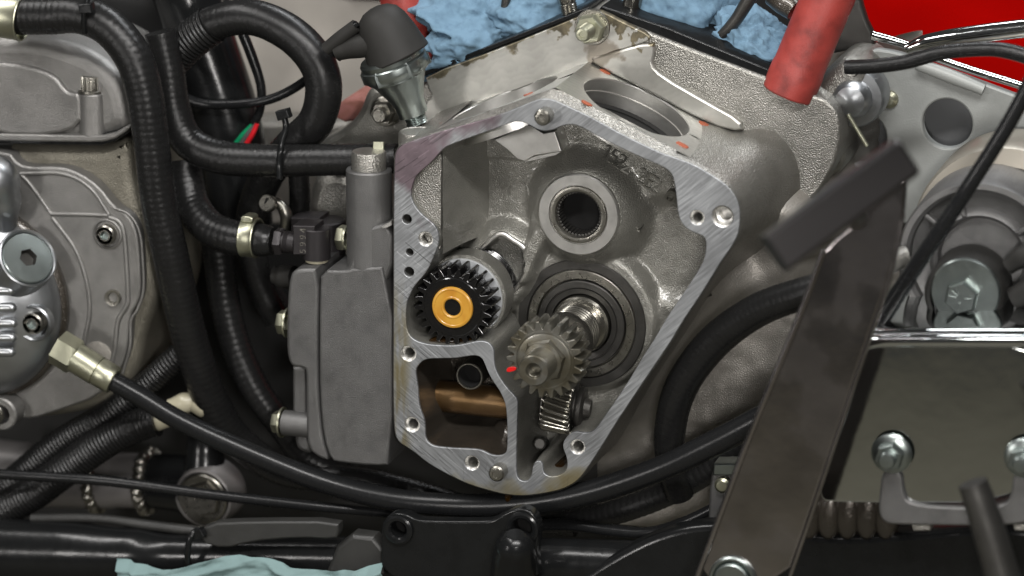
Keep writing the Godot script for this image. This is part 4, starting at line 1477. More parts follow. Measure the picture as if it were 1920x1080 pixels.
	tag(put("elbow_fitting", mb, M.oxide), "second black elbow fitting half hidden behind the stamped one", "pipe fitting")
	# worm clamp further back and the plain clamp on the front hose
	c = P(505, 382, -150)
	root = thing("worm_clamp", "slotted worm drive hose clamp above the elbow fitting", "hose clamp", c)
	mb = MB.new()
	lathe(mb, [[17.0, 0.0], [17.0, 12.0], [15.0, 14.0], [0.0, 14.0]], c, Vector3(-0.1, 0.4, 1), 28)
	put("screw_head", mb, M.steel, root)
	mb = MB.new()
	extr(mb, PackedVector2Array([Vector2(-16, -1.6), Vector2(16, -1.6), Vector2(16, 1.6), Vector2(-16, 1.6)]), 12.0, 14.6, 0.2, [], Transform3D(frame_of(Vector3(-0.1, 0.4, 1)).rotated(Vector3.BACK, 1.2), c), false)
	put("screw_slot", mb, M.void, root)
	mb = MB.new()
	sweep(mb, [[494, 388, -170, 9], [520, 380, -165, 10], [536, 402, -165, 12], [534, 430, -170, 10]], 4.0, 12)
	put("band", mb, M.steel, root)
	clamp_band(470, 445, -70, 36.0, Vector3(1, -0.02, 0), 30.0, "zinc band clamp on the short curved hose next to the elbow fitting", true)
	clamp_band(20, 28, -30, 44.0, Vector3(1, -0.1, 0), 56.0, "wide zinc band clamp on the thick hose at the top corner", true)

func clamp_band(px: float, py: float, z: float, r: float, axis: Vector3, w: float, label: String, ear: bool) -> void:
	var c := P(px, py, z)
	r = rad(c, r)
	var root := thing("hose_clamp", label, "hose clamp", c)
	var mb := MB.new()
	lathe(mb, [[r - 2.0, -w * 0.5], [r + 1.5, -w * 0.5], [r + 2.5, -w * 0.5 + 2.0], [r + 1.2, -w * 0.5 + 5.0], [r + 1.2, w * 0.5 - 5.0], [r + 2.5, w * 0.5 - 2.0], [r + 1.5, w * 0.5], [r - 2.0, w * 0.5]], c, axis, 48)
	put("band", mb, M.zinc_yellow, root)
	mb = MB.new()
	extr(mb, chaikin(PackedVector2Array([Vector2(-w * 0.42, -3), Vector2(w * 0.42, -3), Vector2(w * 0.42, 10), Vector2(-w * 0.42, 10)]), 1), -14.0, 16.0, 2.0, [], Transform3D(Basis(), c + Vector3(0, r, 4)))
	put("clamp_ear", mb, M.zinc_yellow, root)

func hose(called: String, label: String, ctrl: Array, style: int, m: Material, step := 2.4, seg := 28, amp := 0.016, pitch := 13.0, cat := "hose", grp_ := "") -> MeshInstance3D:
	var mb := MB.new()
	sweep(mb, ctrl, step, seg, style, amp, pitch)
	var o := put(called, mb, m)
	tag(o, label, cat, grp_)
	return o

func zip_tie(label: String, path: Array, head: Array) -> void:
	var root := thing("zip_tie", label, "zip tie", P(path[0][0], path[0][1], path[0][2]))
	var mb := MB.new()
	sweep(mb, path, 3.0, 8)
	put("strap", mb, M.black_paint, root)
	mb = MB.new()
	var c := P(head[0], head[1], head[2])
	extr(mb, PackedVector2Array([Vector2(-13, -9), Vector2(13, -9), Vector2(13, 9), Vector2(-13, 9)]), -9.0, 9.0, 2.0, [], Transform3D(Basis(Vector3.BACK, head[3]), c))
	put("tie_head", mb, M.black_paint, root)

func hoses() -> void:
	hose("oil_hose", "thick black cloth-wrapped hose bending from the top clamp down beside the gearbox", [[20, 28, -30, 37], [90, 28, -28, 37], [150, 28, -26, 36], [205, 52, -24, 36], [250, 108, -22, 36], [272, 180, -22, 35], [284, 270, -24, 34], [298, 380, -30, 34], [320, 480, -40, 34], [342, 580, -60, 34], [366, 670, -85, 34], [400, 760, -120, 33], [450, 830, -160, 31], [540, 885, -190, 28], [680, 900, -200, 25], [800, 928, -200, 23], [930, 968, -200, 22], [1080, 985, -200, 22]], 1, M.rubber)
	hose("oil_hose", "black cloth-wrapped hose running level behind the pump tower, held by a zip tie", [[300, 60, -120, 30], [316, 130, -120, 30], [326, 200, -118, 31], [350, 262, -112, 32], [410, 294, -106, 32], [500, 301, -104, 31], [600, 300, -104, 30], [700, 298, -106, 29], [745, 297, -110, 28]], 1, M.rubber)
	hose("oil_hose", "big black hose looping over the top in a ring left of the switch", [[318, 120, -170, 31], [350, 78, -168, 32], [400, 44, -166, 33], [470, 32, -164, 34], [540, 60, -162, 35], [590, 110, -160, 35], [607, 165, -160, 35], [592, 228, -162, 34], [548, 272, -170, 33], [500, 330, -190, 32], [470, 420, -210, 30], [482, 520, -220, 28], [520, 600, -230, 26]], 1, M.rubber, 2.4, 28, 0.007, 12.0)
	hose("conduit", "black corrugated conduit pushed over the start of the looping hose", [[300, 140, -160, 36], [322, 112, -162, 36], [355, 78, -164, 36], [398, 46, -164, 36]], 2, M.rubber, 1.2, 28, 0.035, 9.0, "conduit")
	hose("oil_hose", "short black hose curving into the band clamp at the elbow fitting", [[345, 300, -140, 33], [350, 340, -130, 33], [362, 388, -110, 33], [395, 428, -85, 33], [440, 446, -72, 33], [490, 450, -70, 31], [512, 452, -70, 26]], 1, M.rubber, 2.4, 28, 0.018, 14.0)
	hose("oil_hose", "black hose falling behind the thick one towards the lower pump bolt", [[404, 430, -170, 29], [412, 500, -170, 29], [424, 580, -168, 29], [446, 660, -165, 29], [482, 735, -165, 28], [530, 800, -175, 27], [580, 860, -200, 26], [680, 905, -230, 24]], 1, M.rubber, 2.4, 28, 0.02, 14.0)
	hose("oil_hose", "smooth black hose arching round in a half ring below the crankcase, right of the chest", [[1580, 530, 20, 30], [1500, 552, 0, 31], [1420, 582, -30, 32], [1340, 640, -60, 33], [1280, 720, -80, 32], [1257, 800, -95, 30], [1258, 870, -110, 28], [1275, 930, -130, 27]], 1, M.rubber, 2.4, 32, 0.008, 13.0)
	hose("oil_hose", "spiral ribbed black hose rising to the right under the smooth brake line", [[960, 985, -150, 18], [1080, 976, -150, 21], [1180, 952, -150, 24], [1270, 915, -150, 25], [1345, 870, -150, 26], [1420, 820, -150, 26]], 1, M.rubber, 2.0, 28, 0.035, 14.0)
	hose("hydraulic_line", "smooth black hydraulic line running from the zinc crimp fitting across the bottom", [[205, 710, 20, 19], [260, 742, 18, 19], [340, 790, 10, 19], [470, 850, -10, 20], [610, 905, -30, 21], [740, 937, -40, 22], [860, 948, -40, 23], [980, 945, -30, 24], [1100, 925, -20, 24], [1230, 882, -10, 24], [1330, 836, 0, 25], [1440, 778, 10, 25], [1540, 720, 0, 25]], 0, M.cable, 5.0, 28, 0.0, 10.0, "hydraulic line")
	hose("cable", "thin black control cable crossing low in front of the welded tube", [[-20, 888, 0, 10], [100, 895, 0, 10], [220, 904, 0, 10], [400, 928, -10, 10], [560, 946, -30, 10], [720, 962, -60, 9], [900, 980, -90, 9]], 0, M.cable, 6.0, 14, 0.0, 10.0, "cable")
	hose("cable", "thin dusty cable lying just above the lower black frame tube", [[60, 972, -20, 9], [180, 972, -20, 9], [280, 985, -20, 10], [370, 996, -20, 10], [450, 1004, -40, 10]], 0, M.black_dusty, 6.0, 14, 0.0, 10.0, "cable")
	hose("cable", "thin glossy black cable dipping behind the eyed frame bracket", [[960, 990, -60, 12], [1060, 984, -60, 12], [1140, 994, -60, 12], [1220, 998, -60, 11], [1300, 972, -60, 11], [1380, 930, -60, 11]], 0, M.cable, 6.0, 16, 0.0, 10.0, "cable")
	hose("cable", "thin black wire strung across the dark frame tube at the top", [[325, 165, -250, 8], [370, 192, -250, 9], [430, 196, -250, 9], [500, 188, -250, 9], [560, 160, -250, 9], [620, 110, -220, 8], [640, 90, -160, 8]], 0, M.cable, 5.0, 14, 0.0, 10.0, "cable")
	hose("cable", "narrow black sheath bending down to the coloured wires", [[445, 40, -270, 10], [470, 100, -270, 10], [489, 160, -270, 9], [488, 205, -270, 8], [476, 232, -270, 8]], 0, M.cable, 5.0, 14, 0.0, 10.0, "cable")
	for e in [["wire_green", [[478, 230, -268, 4.5], [456, 252, -266, 5], [440, 272, -264, 5]], "green wire leaving the narrow black sheath"], ["wire_grey", [[480, 231, -266, 4], [464, 252, -264, 5], [450, 274, -262, 5]], "grey wire between the green and the red one"], ["wire_red", [[482, 232, -264, 4.5], [472, 254, -262, 5], [458, 276, -260, 5]], "red wire leaving the narrow black sheath"]]:
		hose("wire", e[2], e[1], 0, M[e[0]], 3.0, 12, 0.0, 10.0, "wire", "coloured wires in one sheath")
	hose("conduit", "upper black corrugated conduit slanting down under the gearbox", [[370, 640, -110, 24], [330, 672, -105, 24], [270, 725, -100, 24], [200, 778, -95, 25], [110, 832, -90, 25], [20, 905, -85, 25], [-30, 945, -85, 25]], 2, M.rubber, 1.5, 26, 0.06, 8.5, "conduit")
	hose("conduit", "lower black corrugated conduit ending at the clear connector", [[296, 788, -70, 29], [262, 796, -68, 30], [200, 826, -64, 31], [130, 875, -60, 31], [60, 925, -56, 32], [-30, 975, -54, 32]], 2, M.rubber, 1.5, 26, 0.055, 8.5, "conduit")
	for e in [[[[290, 788, -72, 22], [312, 782, -74, 20], [322, 780, -76, 14]], "pale translucent connector plugged into the lower conduit"], [[[318, 762, -96, 14], [345, 756, -100, 20], [368, 752, -104, 16]], "cloudy round connector behind the hydraulic line"], [[[366, 752, -104, 21], [384, 762, -106, 22], [398, 770, -110, 15]], "amber tinted connector touching the thick hose"]]:
		hose("wire_connector", e[1], e[0], 0, M.clear_plastic, 3.0, 20, 0.0, 10.0, "connector", "pale connectors behind the hydraulic line")
	hose("oil_hose", "smooth black hose beside the elbow, dropping behind the worm clamp", [[560, 320, -210, 20], [562, 380, -215, 20], [556, 440, -220, 20]], 0, M.rubber, 5.0, 20)
	zip_tie("black zip tie round the level hose, its tail standing up", [[524, 336, -60, 6], [524, 310, -68, 6], [526, 285, -70, 6], [529, 266, -78, 6], [536, 240, -90, 6], [533, 222, -92, 6], [524, 212, -90, 5]], [532, 214, -86, 0.3])
	zip_tie("black zip tie buckled on the thick hose beside the top clamp", [[158, 62, 6, 5], [157, 40, 14, 5], [160, 14, 14, 5], [166, -6, 6, 5]], [162, 15, 20, 0.1])
	zip_tie("black zip tie with an orange speck round the lower frame tube", [[352, 1058, 62, 6], [352, 1032, 70, 6], [358, 1006, 66, 6], [372, 994, 52, 6], [388, 1004, 40, 6]], [372, 1000, 56, 0.5])

func gearbox() -> void:
	var root := thing("gearbox", "beige cast gearbox housing with grey ribbed side cover and bolted top cover", "gearbox", P(120, 790, -60))
	var mb := MB.new()
	extr(mb, chaikin(PX([-60,271, 150,276, 205,276, 246,248, 250,330, 268,385, 284,450, 293,520, 290,575, 268,630, 258,690, 236,730, 190,770, 60,790, -60,790], -92), 2), -330.0, -92.0, 26.0, [], Transform3D(), true, 4)
	put("gearbox_body", mb, M.cast_gearbox, root)
	mb = MB.new()
	extr(mb, chaikin(PX([-60,268, 150,272, 204,272, 247,246, 247,238, 150,260, -60,258], -70), 1), -330.0, -70.0, 2.0)
	put("gasket", mb, M.black_paint, root)
	mb = MB.new()
	extr(mb, chaikin(PX([-60,70, 30,66, 90,74, 150,92, 200,122, 230,158, 242,200, 246,240, 206,267, 150,268, -60,266], -76), 2), -330.0, -76.0, 34.0, [], Transform3D(), true, 5)
	var tc := put("top_cover", mb, M.cast_cover, root)
	mb = MB.new()
	extr(mb, chaikin(PX([-60,116, 20,118, 70,128, 104,143, 120,166, 130,174, 152,174, 152,256, -60,252], -66), 2), -110.0, -66.0, 7.0, [], Transform3D(), true, 3)
	extr(mb, chaikin(PX([-60,250, 150,254, 206,254, 244,232, 246,241, 207,266, 150,267, -60,264], -60), 1), -110.0, -60.0, 4.0, [], Transform3D(), true, 3)
	var c := P(178, 258, -90)
	lathe(mb, [[30.0, 0.0], [29.0, P(178, 172, -90).y - c.y - 3.0], [27.0, P(178, 172, -90).y - c.y], [0.0, P(178, 172, -90).y - c.y]], c, Vector3.UP, 40)
	put("cover_panel", mb, M.cast_cover, tc)
	c = P(172, 172, -86)
	mb = MB.new()
	lathe(mb, [[26.0, 0.0], [26.0, 4.0], [25.0, 5.0], [20.0, 5.0]], c, Vector3.UP, 36)
	extr(mb, gear_poly(30, 19.0, 21.0), 4.0, 33.0, 2.0, [circ(Vector2.ZERO, 10, 6)], Transform3D(frame_of(Vector3.UP), c), false)
	tag(put("knurled_bolt", mb, M.steel), "knurled socket bolt seated in the pocket of the gearbox top cover", "bolt")
	# side cover with ribs
	mb = MB.new()
	extr(mb, chaikin(PX([-60,285, 16,284, 34,308, 60,314, 112,312, 150,324, 186,350, 215,388, 240,402, 256,430, 262,480, 264,530, 262,562, 243,592, 240,650, 228,690, 190,742, 105,772, 60,786, 34,782, -60,795], -62), 1), -120.0, -62.0, 5.0, [], Transform3D(), true, 3)
	var sc := put("side_cover", mb, M.cast_cover, root)
	for e in [[[38,326, 70,325, 112,325, 150,338, 178,362, 198,392, 204,402], 4.0], [[38,326, 60,350, 96,400], 4.0], [[96,401, 150,402, 205,404], 4.0], [[98,408, 120,436, 140,465, 155,500, 166,545, 168,590, 158,640, 150,680], 4.5], [[205,408, 224,416, 233,440, 238,500, 240,545, 239,570, 222,602, 216,650, 205,700], 5.0], [[214,390, 244,404, 262,436, 268,490, 269,545, 258,580, 246,602, 244,650, 230,700], 3.0]]:
		mb = MB.new()
		var path := []
		for i in range(0, e[0].size(), 2):
			path.append([e[0][i], e[0][i + 1], -62.0, e[1]])
		sweep(mb, path, 5.0, 10)
		put("cover_rib", mb, M.cast_cover, sc)
	mb = MB.new()
	lathe(mb, [[31.0, -4.0], [31.0, 3.0], [28.0, 4.5], [25.0, 1.0], [25.0, -12.0]], P(202, 438, -62), Vector3.BACK, 36)
	put("counterbore", mb, M.cast_cover, sc)
	socket_bolt("socket_bolt", "socket head bolt in the grey side cover above the roll pin", P(202, 438, -62), Vector3.BACK, 20.0, 16.0, "socket bolts of the gearbox")
	mb = MB.new()
	lathe(mb, [[16.0, -10.0], [16.0, 7.0], [13.5, 6.5], [11.0, 6.5], [10.0, 5.0], [10.0, -12.0], [0.0, -12.0]], P(213, 557, -62), Vector3.BACK, 28)
	tag(put("roll_pin", mb, M.steel), "hollow roll pin ring standing out of the grey side cover", "pin")
	mb = MB.new()
	lathe(mb, [[31.0, 0.0], [31.0, 2.0], [29.0, 3.0], [0.0, 3.0]], P(184, 668, -62), Vector3.BACK, 32)
	tag(put("core_plug", mb, M.cast_warm), "stained round core plug behind the zinc crimp sleeve", "plug")
	# round polished clutch cover
	c = P(-52, 562, -52)
	root = thing("clutch_cover", "round polished clutch release cover with cooling ribs", "cover", c)
	mb = MB.new()
	lathe(mb, [[206.0, -14.0], [206.0, 2.0], [203.0, 6.0], [196.0, 10.0]], c, Vector3.BACK, 96)
	put("cover_seat", mb, M.oil_cast, root)
	mb = MB.new()
	lathe(mb, [[196.0, 0.0], [197.0, 10.0], [194.0, 22.0], [186.0, 34.0], [172.0, 48.0], [150.0, 64.0], [126.0, 76.0], [108.0, 84.0], [98.0, 92.0], [92.0, 96.0], [0.0, 98.0]], c, Vector3.BACK, 96)
	put("dome", mb, M.polished, root)
	for y in [545, 577, 606, 633, 660]:
		mb = MB.new()
		var p := P(-30, y, 40)
		var q := P(24 - absf(y - 606) * 0.06, y, 36)
		sweep3(mb, PackedVector3Array([p, p.lerp(q, 0.5), q, q + Vector3(9, 0, -3)]), PackedFloat32Array([10, 10, 10, 4]), 3.0, 16)
		put("cooling_rib", mb, M.polished, root)
	mb = MB.new()
	sweep(mb, [[-60, 352, 16, 54], [-14, 340, 4, 50], [2, 372, -10, 38], [10, 420, -34, 24]], 4.0, 28)
	put("bleeder_hump", mb, M.polished, root)
	mb = MB.new()
	var d := Vector3(0.66, 0.56, 0.50).normalized()
	var o := P(52, 484, 14)
	lathe(mb, [[60.0, -60.0], [60.0, 1.0], [57.0, 3.0], [54.0, 0.0], [53.0, -4.0]], o, d, 48)
	put("plug_rim", mb, M.polished, root)
	var plug := thing("inspection_plug", "large flat greenish zinc plug with hex socket set in the polished cover", "plug", o)
	mb = MB.new()
	lathe(mb, [[52.5, -8.0], [52.5, 0.0], [50.0, 3.0], [22.0, 3.6]], o, d, 48)
	cap(mb, [circ(Vector2.ZERO, 23, 32), circ(Vector2.ZERO, 19, 6)], 3.6, Transform3D(frame_of(d), o), true)
	put("plug_disc", mb, M.zinc, plug)
	mb = MB.new()
	lathe(mb, [[19.0, 3.6], [19.0, -14.0], [0.0, -14.0]], o, d, 6)
	put("hex_socket", mb, M.steel_dark, plug)
	o = P(66, 604, 2)
	mb = MB.new()
	lathe(mb, [[37.0, -10.0], [37.0, 9.0], [34.0, 12.0], [30.0, 8.0], [29.0, -6.0]], o, Vector3.BACK, 40)
	put("counterbore", mb, M.polished, root)
	socket_bolt("socket_bolt", "socket head bolt sunk in the polished clutch cover next to the ribs", o, Vector3.BACK, 22.0, 16.0, "socket bolts of the gearbox")
	# crimp fitting of the hydraulic line
	var a := P(108, 650, 20)
	var b := P(214, 714, 20)
	d = (b - a).normalized()
	root = thing("crimp_fitting", "zinc plated hex and crimp sleeve fitting screwed into the clutch cover", "pipe fitting", a)
	mb = MB.new()
	hexa(mb, a, d, 36.0, 44.0, 0.2)
	put("hex_nut", mb, M.zinc_yellow, root)
	mb = MB.new()
	var l := (b - a).length()
	lathe(mb, [[30.0, 40.0], [30.0, l * 0.7], [28.0, l * 0.7 + 1.0], [29.0, l * 0.7 + 3.0], [29.0, l - 4.0], [27.0, l], [16.0, l]], a, d, 40)
	put("crimp_sleeve", mb, M.zinc_yellow, root)
	# tab and bolt at the picture's left edge
	mb = MB.new()
	c = P(2, 776, -20)
	lathe(mb, [[34.0, -40.0], [34.0, 0.0], [31.0, 3.0], [20.0, 3.0]], c, Vector3.BACK, 36)
	tag(put("mounting_boss", mb, M.cast_cover), "round grey mounting boss at the gearbox's lower corner", "boss")
	bolt("flange_bolt", "steel hex bolt in the round boss under the clutch cover", c + Vector3(-14, 0, 3), Vector3.BACK, 21.0, 16.0, 22.0, M.steel)

func frame_parts() -> void:
	# welded cross tube and pivot casting
	var root := thing("pivot_tube", "grey painted cross tube with weld beads and pivot casting holding a wide bolt", "frame tube", P(300, 960, -160))
	var mb := MB.new()
	sweep(mb, [[-40, 880, -220, 62], [60, 890, -215, 60], [190, 898, -210, 56], [230, 900, -210, 52], [285, 902, -210, 52]], 6.0, 40)
	put("tube", mb, M.tube_grey, root)
	for e in [[187, 897, 57.0], [278, 902, 54.0]]:
		mb = MB.new()
		var ps := PackedVector3Array()
		var rs := PackedFloat32Array()
		var c := P(e[0], e[1], -210)
		var r := rad(c, e[2])
		for i in 91:
			var w := TAU * i / 90.0
			ps.append(c + Vector3(1.6 * sin(i * 2.1), cos(w) * r, sin(w) * r))
			rs.append(11.0 + 3.0 * sin(i * 1.7))
		sweep3(mb, ps, rs, 2.0, 10, 0, 0, 1, false)
		put("weld_bead", mb, M.steel, root)
	mb = MB.new()
	sweep(mb, [[288, 902, -210, 52], [330, 905, -205, 54], [370, 912, -200, 58], [410, 920, -195, 52], [440, 925, -200, 30]], 4.0, 36)
	sweep(mb, [[384, 900, -190, 46], [384, 850, -195, 36], [386, 810, -210, 34], [392, 760, -230, 34]], 4.0, 28)
	put("pivot_casting", mb, M.black_paint, root)
	var c := P(380, 935, -140)
	mb = MB.new()
	lathe(mb, [[66.0, -70.0], [64.0, -16.0], [60.0, -2.0], [56.0, 0.0], [53.0, -4.0], [53.0, -14.0]], c, Vector3.BACK, 48)
	put("bolt_collar", mb, M.tube_grey, root)
	var b := thing("pivot_bolt", "wide flat grey pivot bolt in the black casting behind the thin cable", "bolt", c)
	mb = MB.new()
	lathe(mb, [[52.0, -16.0], [52.0, 2.0], [49.0, 5.0], [0.0, 5.0]], c, Vector3.BACK, 48)
	put("bolt_flange", mb, M.steel, b)
	mb = MB.new()
	hexa(mb, c + Vector3(6, 4, 4), Vector3.BACK, 38.0, 14.0, 0.3)
	put("bolt_head", mb, M.steel, b)
	# lower frame rail
	root = thing("lower_frame_rail", "glossy black lower frame rail running along the bottom", "frame rail", P(600, 1080, 0))
	mb = MB.new()
	sweep(mb, [[-40, 1032, -10, 62], [120, 1036, -10, 60], [250, 1040, -10, 52], [330, 1042, -10, 42], [480, 1044, -10, 40], [640, 1046, -10, 40], [760, 1050, -10, 42], [1000, 1052, -10, 44], [1200, 1060, -10, 46], [1400, 1070, -10, 50]], 8.0, 36)
	put("rail_tube", mb, M.black_paint, root)
	mb = MB.new()
	extr(mb, chaikin(PX([382,982, 480,978, 634,978, 635,1000, 628,1012, 560,1008, 470,1016, 420,1030, 372,1016], 46), 1), 20.0, 46.0, 4.0)
	put("rail_flange", mb, M.black_dusty, root)
	mb = MB.new()
	extr(mb, chaikin(PX([640,1000, 720,1010, 720,1100, 600,1100], 36), 1), 0.0, 36.0, 8.0)
	put("rail_gusset", mb, M.black_dusty, root)
	# two-eyed bracket
	root = thing("eyed_bracket", "black bracket plate with two bolt eyes under the gear chest", "bracket", P(860, 1080, 60))
	var eye1 := XY(748, 992, 70)
	var eye2 := XY(980, 990, 70)
	var outline := resample(chaikin(PX([716,1100, 714,1000, 718,976, 735,963, 760,963, 778,974, 800,977, 900,978, 925,976, 945,962, 970,952, 995,957, 1010,978, 1010,1010, 1004,1040, 1012,1100], 70), 2), 6.0)
	mb = MB.new()
	extr(mb, outline, 44.0, 70.0, 4.0, [circ(eye1, 16, 24), circ(eye2, 18, 24)], Transform3D(), true, 3)
	put("plate", mb, M.black_paint, root)
	for e in [[eye1, 16.0], [eye2, 19.0]]:
		mb = MB.new()
		var r: float = e[1]
		lathe(mb, [[r + 14.0, 66.0], [r + 13.0, 76.0], [r + 9.0, 78.0], [r + 3.0, 77.0], [r, 73.0], [r, 40.0]], Vector3(e[0].x, e[0].y, 0), Vector3.BACK, 36)
		put("bolt_eye", mb, M.black_paint, root)
		mb = MB.new()
		lathe(mb, [[r, 40.0], [0.0, 40.0]], Vector3(e[0].x, e[0].y, 0), Vector3.BACK, 24)
		put("eye_bottom", mb, M.void, root)
	mb = MB.new()
	sweep(mb, [[962, 1100, 60, 44], [964, 1050, 90, 42], [966, 1024, 110, 38], [966, 1008, 116, 30], [966, 1002, 118, 18]], 4.0, 28)
	tag(put("peg", mb, M.black_paint), "stubby rounded black peg rising before the second bracket eye", "peg")
	# slanting plate to the right, with a casting dip
	mb = MB.new()
	extr(mb, chaikin(PX([1060,1100, 1150,1040, 1240,996, 1330,980, 1420,985, 1560,1010, 1700,1000, 1980,980, 1980,1120, 1060,1120], 40), 2), 0.0, 40.0, 14.0, [], Transform3D(), true, 3)
	tag(put("skid_plate", mb, M.black_paint), "broad dusty black frame plate filling the lower corner behind the chrome lever", "frame plate")
	# dark tube slanting behind the hoses at the top
	mb = MB.new()
	sweep(mb, [[330, -60, -330, 62], [380, 80, -330, 62], [420, 200, -330, 62], [440, 300, -330, 62], [452, 420, -330, 60]], 8.0, 40)
	tag(put("frame_tube", mb, M.black_paint), "wide glossy black frame tube slanting behind the looping hose", "frame tube")

func right_parts() -> void:
	# polished lever with its cross bar
	var root := thing("chrome_lever", "long worn chrome lever with a blunt dark cross bar, in front of the crankcase", "lever", P(1390, 1080, 260))
	var mb := MB.new()
	var q := PX([1548,462, 1612,410, 1700,318, 1692,420, 1668,520, 1640,600, 1606,700, 1560,840, 1520,960, 1470,1100, 1298,1100, 1352,948, 1400,822, 1448,700, 1496,580, 1530,500], 250)
	extr(mb, chaikin(q, 1), 232.0, 250.0, 5.0, [], Transform3D(), true, 3)
	put("lever_arm", mb, M.chrome_worn, root)
	mb = MB.new()
	sweep(mb, [[1545, 470, 248, 6], [1500, 590, 250, 6.5], [1450, 710, 250, 6.5], [1404, 822, 250, 6.5], [1356, 950, 250, 6.5], [1300, 1100, 250, 6.5]], 6.0, 14)
	sweep(mb, [[1694, 400, 246, 4], [1668, 522, 248, 4.5], [1608, 702, 248, 4.5], [1522, 962, 248, 4.5], [1474, 1100, 248, 4.5]], 6.0, 12)
	put("rolled_edge", mb, M.chrome_worn, root)
	mb = MB.new()
	var a := P(1452, 476, 850)
	var b := P(1700, 292, 690)
	var d := b - a
	var poly := PackedVector2Array([Vector2(-34, -15), Vector2(-27, -22), Vector2(27, -22), Vector2(34, -15), Vector2(34, 15), Vector2(27, 22), Vector2(-27, 22), Vector2(-34, 15)])
	extr(mb, poly, 0.0, d.length(), 8.0, [], Transform3D(frame_of(d, Vector3(0.35, 0.2, 1)), a), true, 3)
	put("cross_bar", mb, M.bar_dark, root)
	mb = MB.new()
	sweep3(mb, PackedVector3Array([P(1606, 408, 240), P(1594, 388, 500), P(1584, 384, 745)]), PackedFloat32Array([22, 20, 20]), 8.0, 20)
	put("pedal_peg", mb, M.steel_dark, root)
	var c := P(1374, 1086, 252)
	mb = MB.new()
	lathe(mb, [[44.0, -4.0], [44.0, 3.0], [41.0, 6.0], [37.0, 6.0], [34.0, 2.0], [33.0, 12.0], [30.0, 14.0], [0.0, 14.0]], c, Vector3.BACK, 40)
	tag(put("lever_bolt", mb, M.zinc), "round zinc bolt head at the foot of the worn chrome lever", "bolt")
	# chrome cover box
	root = thing("chrome_cover", "mirror chrome cover plate with rolled top edge, held by two flanged nuts", "cover", P(1740, 945, 120))
	mb = MB.new()
	q = PX([1640,636, 1990,636, 1990,944, 1552,944, 1540,935, 1536,918, 1560,850, 1590,770, 1612,690, 1622,655, 1630,642], 120)
	extr(mb, chaikin(q, 2), 108.0, 120.0, 4.0, [], Transform3D(), true, 3)
	put("face_plate", mb, M.chrome, root)
	mb = MB.new()
	mb.grp()
	var rows: Array = []
	for k in 9:
		var t := k / 8.0
		var row := PackedVector3Array()
		for i in 13:
			var px := lerpf(1630.0, 1990.0, i / 12.0)
			var p := P(px, 638, 118)
			var w := PI / 2 * minf(t * 1.6, 1.0)
			row.append(p + Vector3(0, 16.0 * sin(w) + 3.0 * t, -16.0 * (1.0 - cos(w)) - 560.0 * maxf(0.0, t - 0.62)))
		rows.append(row)
	strips(mb, rows, false)
	put("top_flange", mb, M.chrome, root)
	mb = MB.new()
	sweep(mb, [[1610, 676, 112, 6], [1618, 654, 116, 10], [1638, 641, 120, 13], [1700, 639, 121, 13], [1990, 639, 121, 13]], 5.0, 16)
	put("rolled_edge", mb, M.chrome, root)
	for e in [[1672, 850, "whole flanged nut and stud on the chrome cover above the grey bracket"], [1922, 858, "flanged nut on the chrome cover cut by the picture's edge"]]:
		c = P(e[0], e[1], 130)
		var r := thing("flanged_nut", e[2], "nut", c, "flanged nuts on the chrome cover")
		mb = MB.new()
		lathe(mb, [[38.0, 0.0], [37.0, 4.0], [32.0, 8.0], [20.0, 10.0]], c, Vector3.BACK, 40)
		put("flange", mb, M.zinc, r)
		mb = MB.new()
		hexa(mb, c + Vector3(0, 0, 7), Vector3.BACK, 27.0, 22.0, 0.3)
		put("hex_nut", mb, M.zinc, r)
		mb = MB.new()
		lathe(mb, [[16.0, 20.0], [16.0, 44.0], [13.0, 48.0], [0.0, 49.0]], c, Vector3.BACK, 28)
		put("stud_end", mb, M.zinc, r)
	mb = MB.new()
	extr(mb, chaikin(PackedVector2Array([Vector2(-5, -3), Vector2(4, -4), Vector2(6, 2), Vector2(-3, 4)]), 2), -1.0, 1.0, 0.5, [], Transform3D(Basis(Vector3.RIGHT, -PI / 2 + 0.1), P(1746, 618, 80) + Vector3(0, 2, 0)), false)
	put("paint_speck", mb, M.orange_paint, root)
	# grey bracket below the cover
	mb = MB.new()
	extr(mb, chaikin(PX([1654,880, 1690,880, 1694,925, 1706,946, 1800,952, 1880,950, 1896,930, 1900,880, 1990,880, 1990,988, 1680,986, 1656,980, 1646,962, 1648,930], 130), 2), 84.0, 130.0, 5.0, [], Transform3D(), true, 3)
	root = thing("cast_bracket", "grey cast bracket under the chrome cover, behind the flanged nut", "bracket", P(1760, 988, 60))
	put("bracket_arm", mb, M.cast_pump, root)
	for px in [1728, 1918]:
		mb = MB.new()
		extr(mb, PX([px - 20, 982, px + 20, 982, px + 16, 996, px - 16, 996], 124), 90.0, 124.0, 3.0)
		put("foot", mb, M.cast, root)
	# coil spring behind the lever
	root = thing("boot_bellows", "brown black ribbed bellows tucked under the chrome cover's lower corner", "bellows", P(1590, 990, 40))
	for i in 5:
		mb = MB.new()
		ball(mb, P(1520 + i * 36, 960, 30), 27.0, 2.0, Vector3(0.05, 1, 0), 24)
		put("bellows_fold", mb, M.oil_cast, root)
	# foreground peg
	mb = MB.new()
	sweep(mb, [[1890, 1120, 420, 34], [1862, 1020, 420, 32], [1838, 945, 420, 30], [1824, 905, 420, 28]], 6.0, 24, 0, 0, 1, true)
	tag(put("foot_peg", mb, M.steel_dark), "blurred dark steel peg sticking up before the chrome cover", "peg")

	# starter end and rubber mount
	root = thing("starter_housing", "grey cast starter housing with stepped round end behind the black rod", "starter motor", P(1815, 560, -60))
	c = P(1836, 492, -100)
	mb = MB.new()
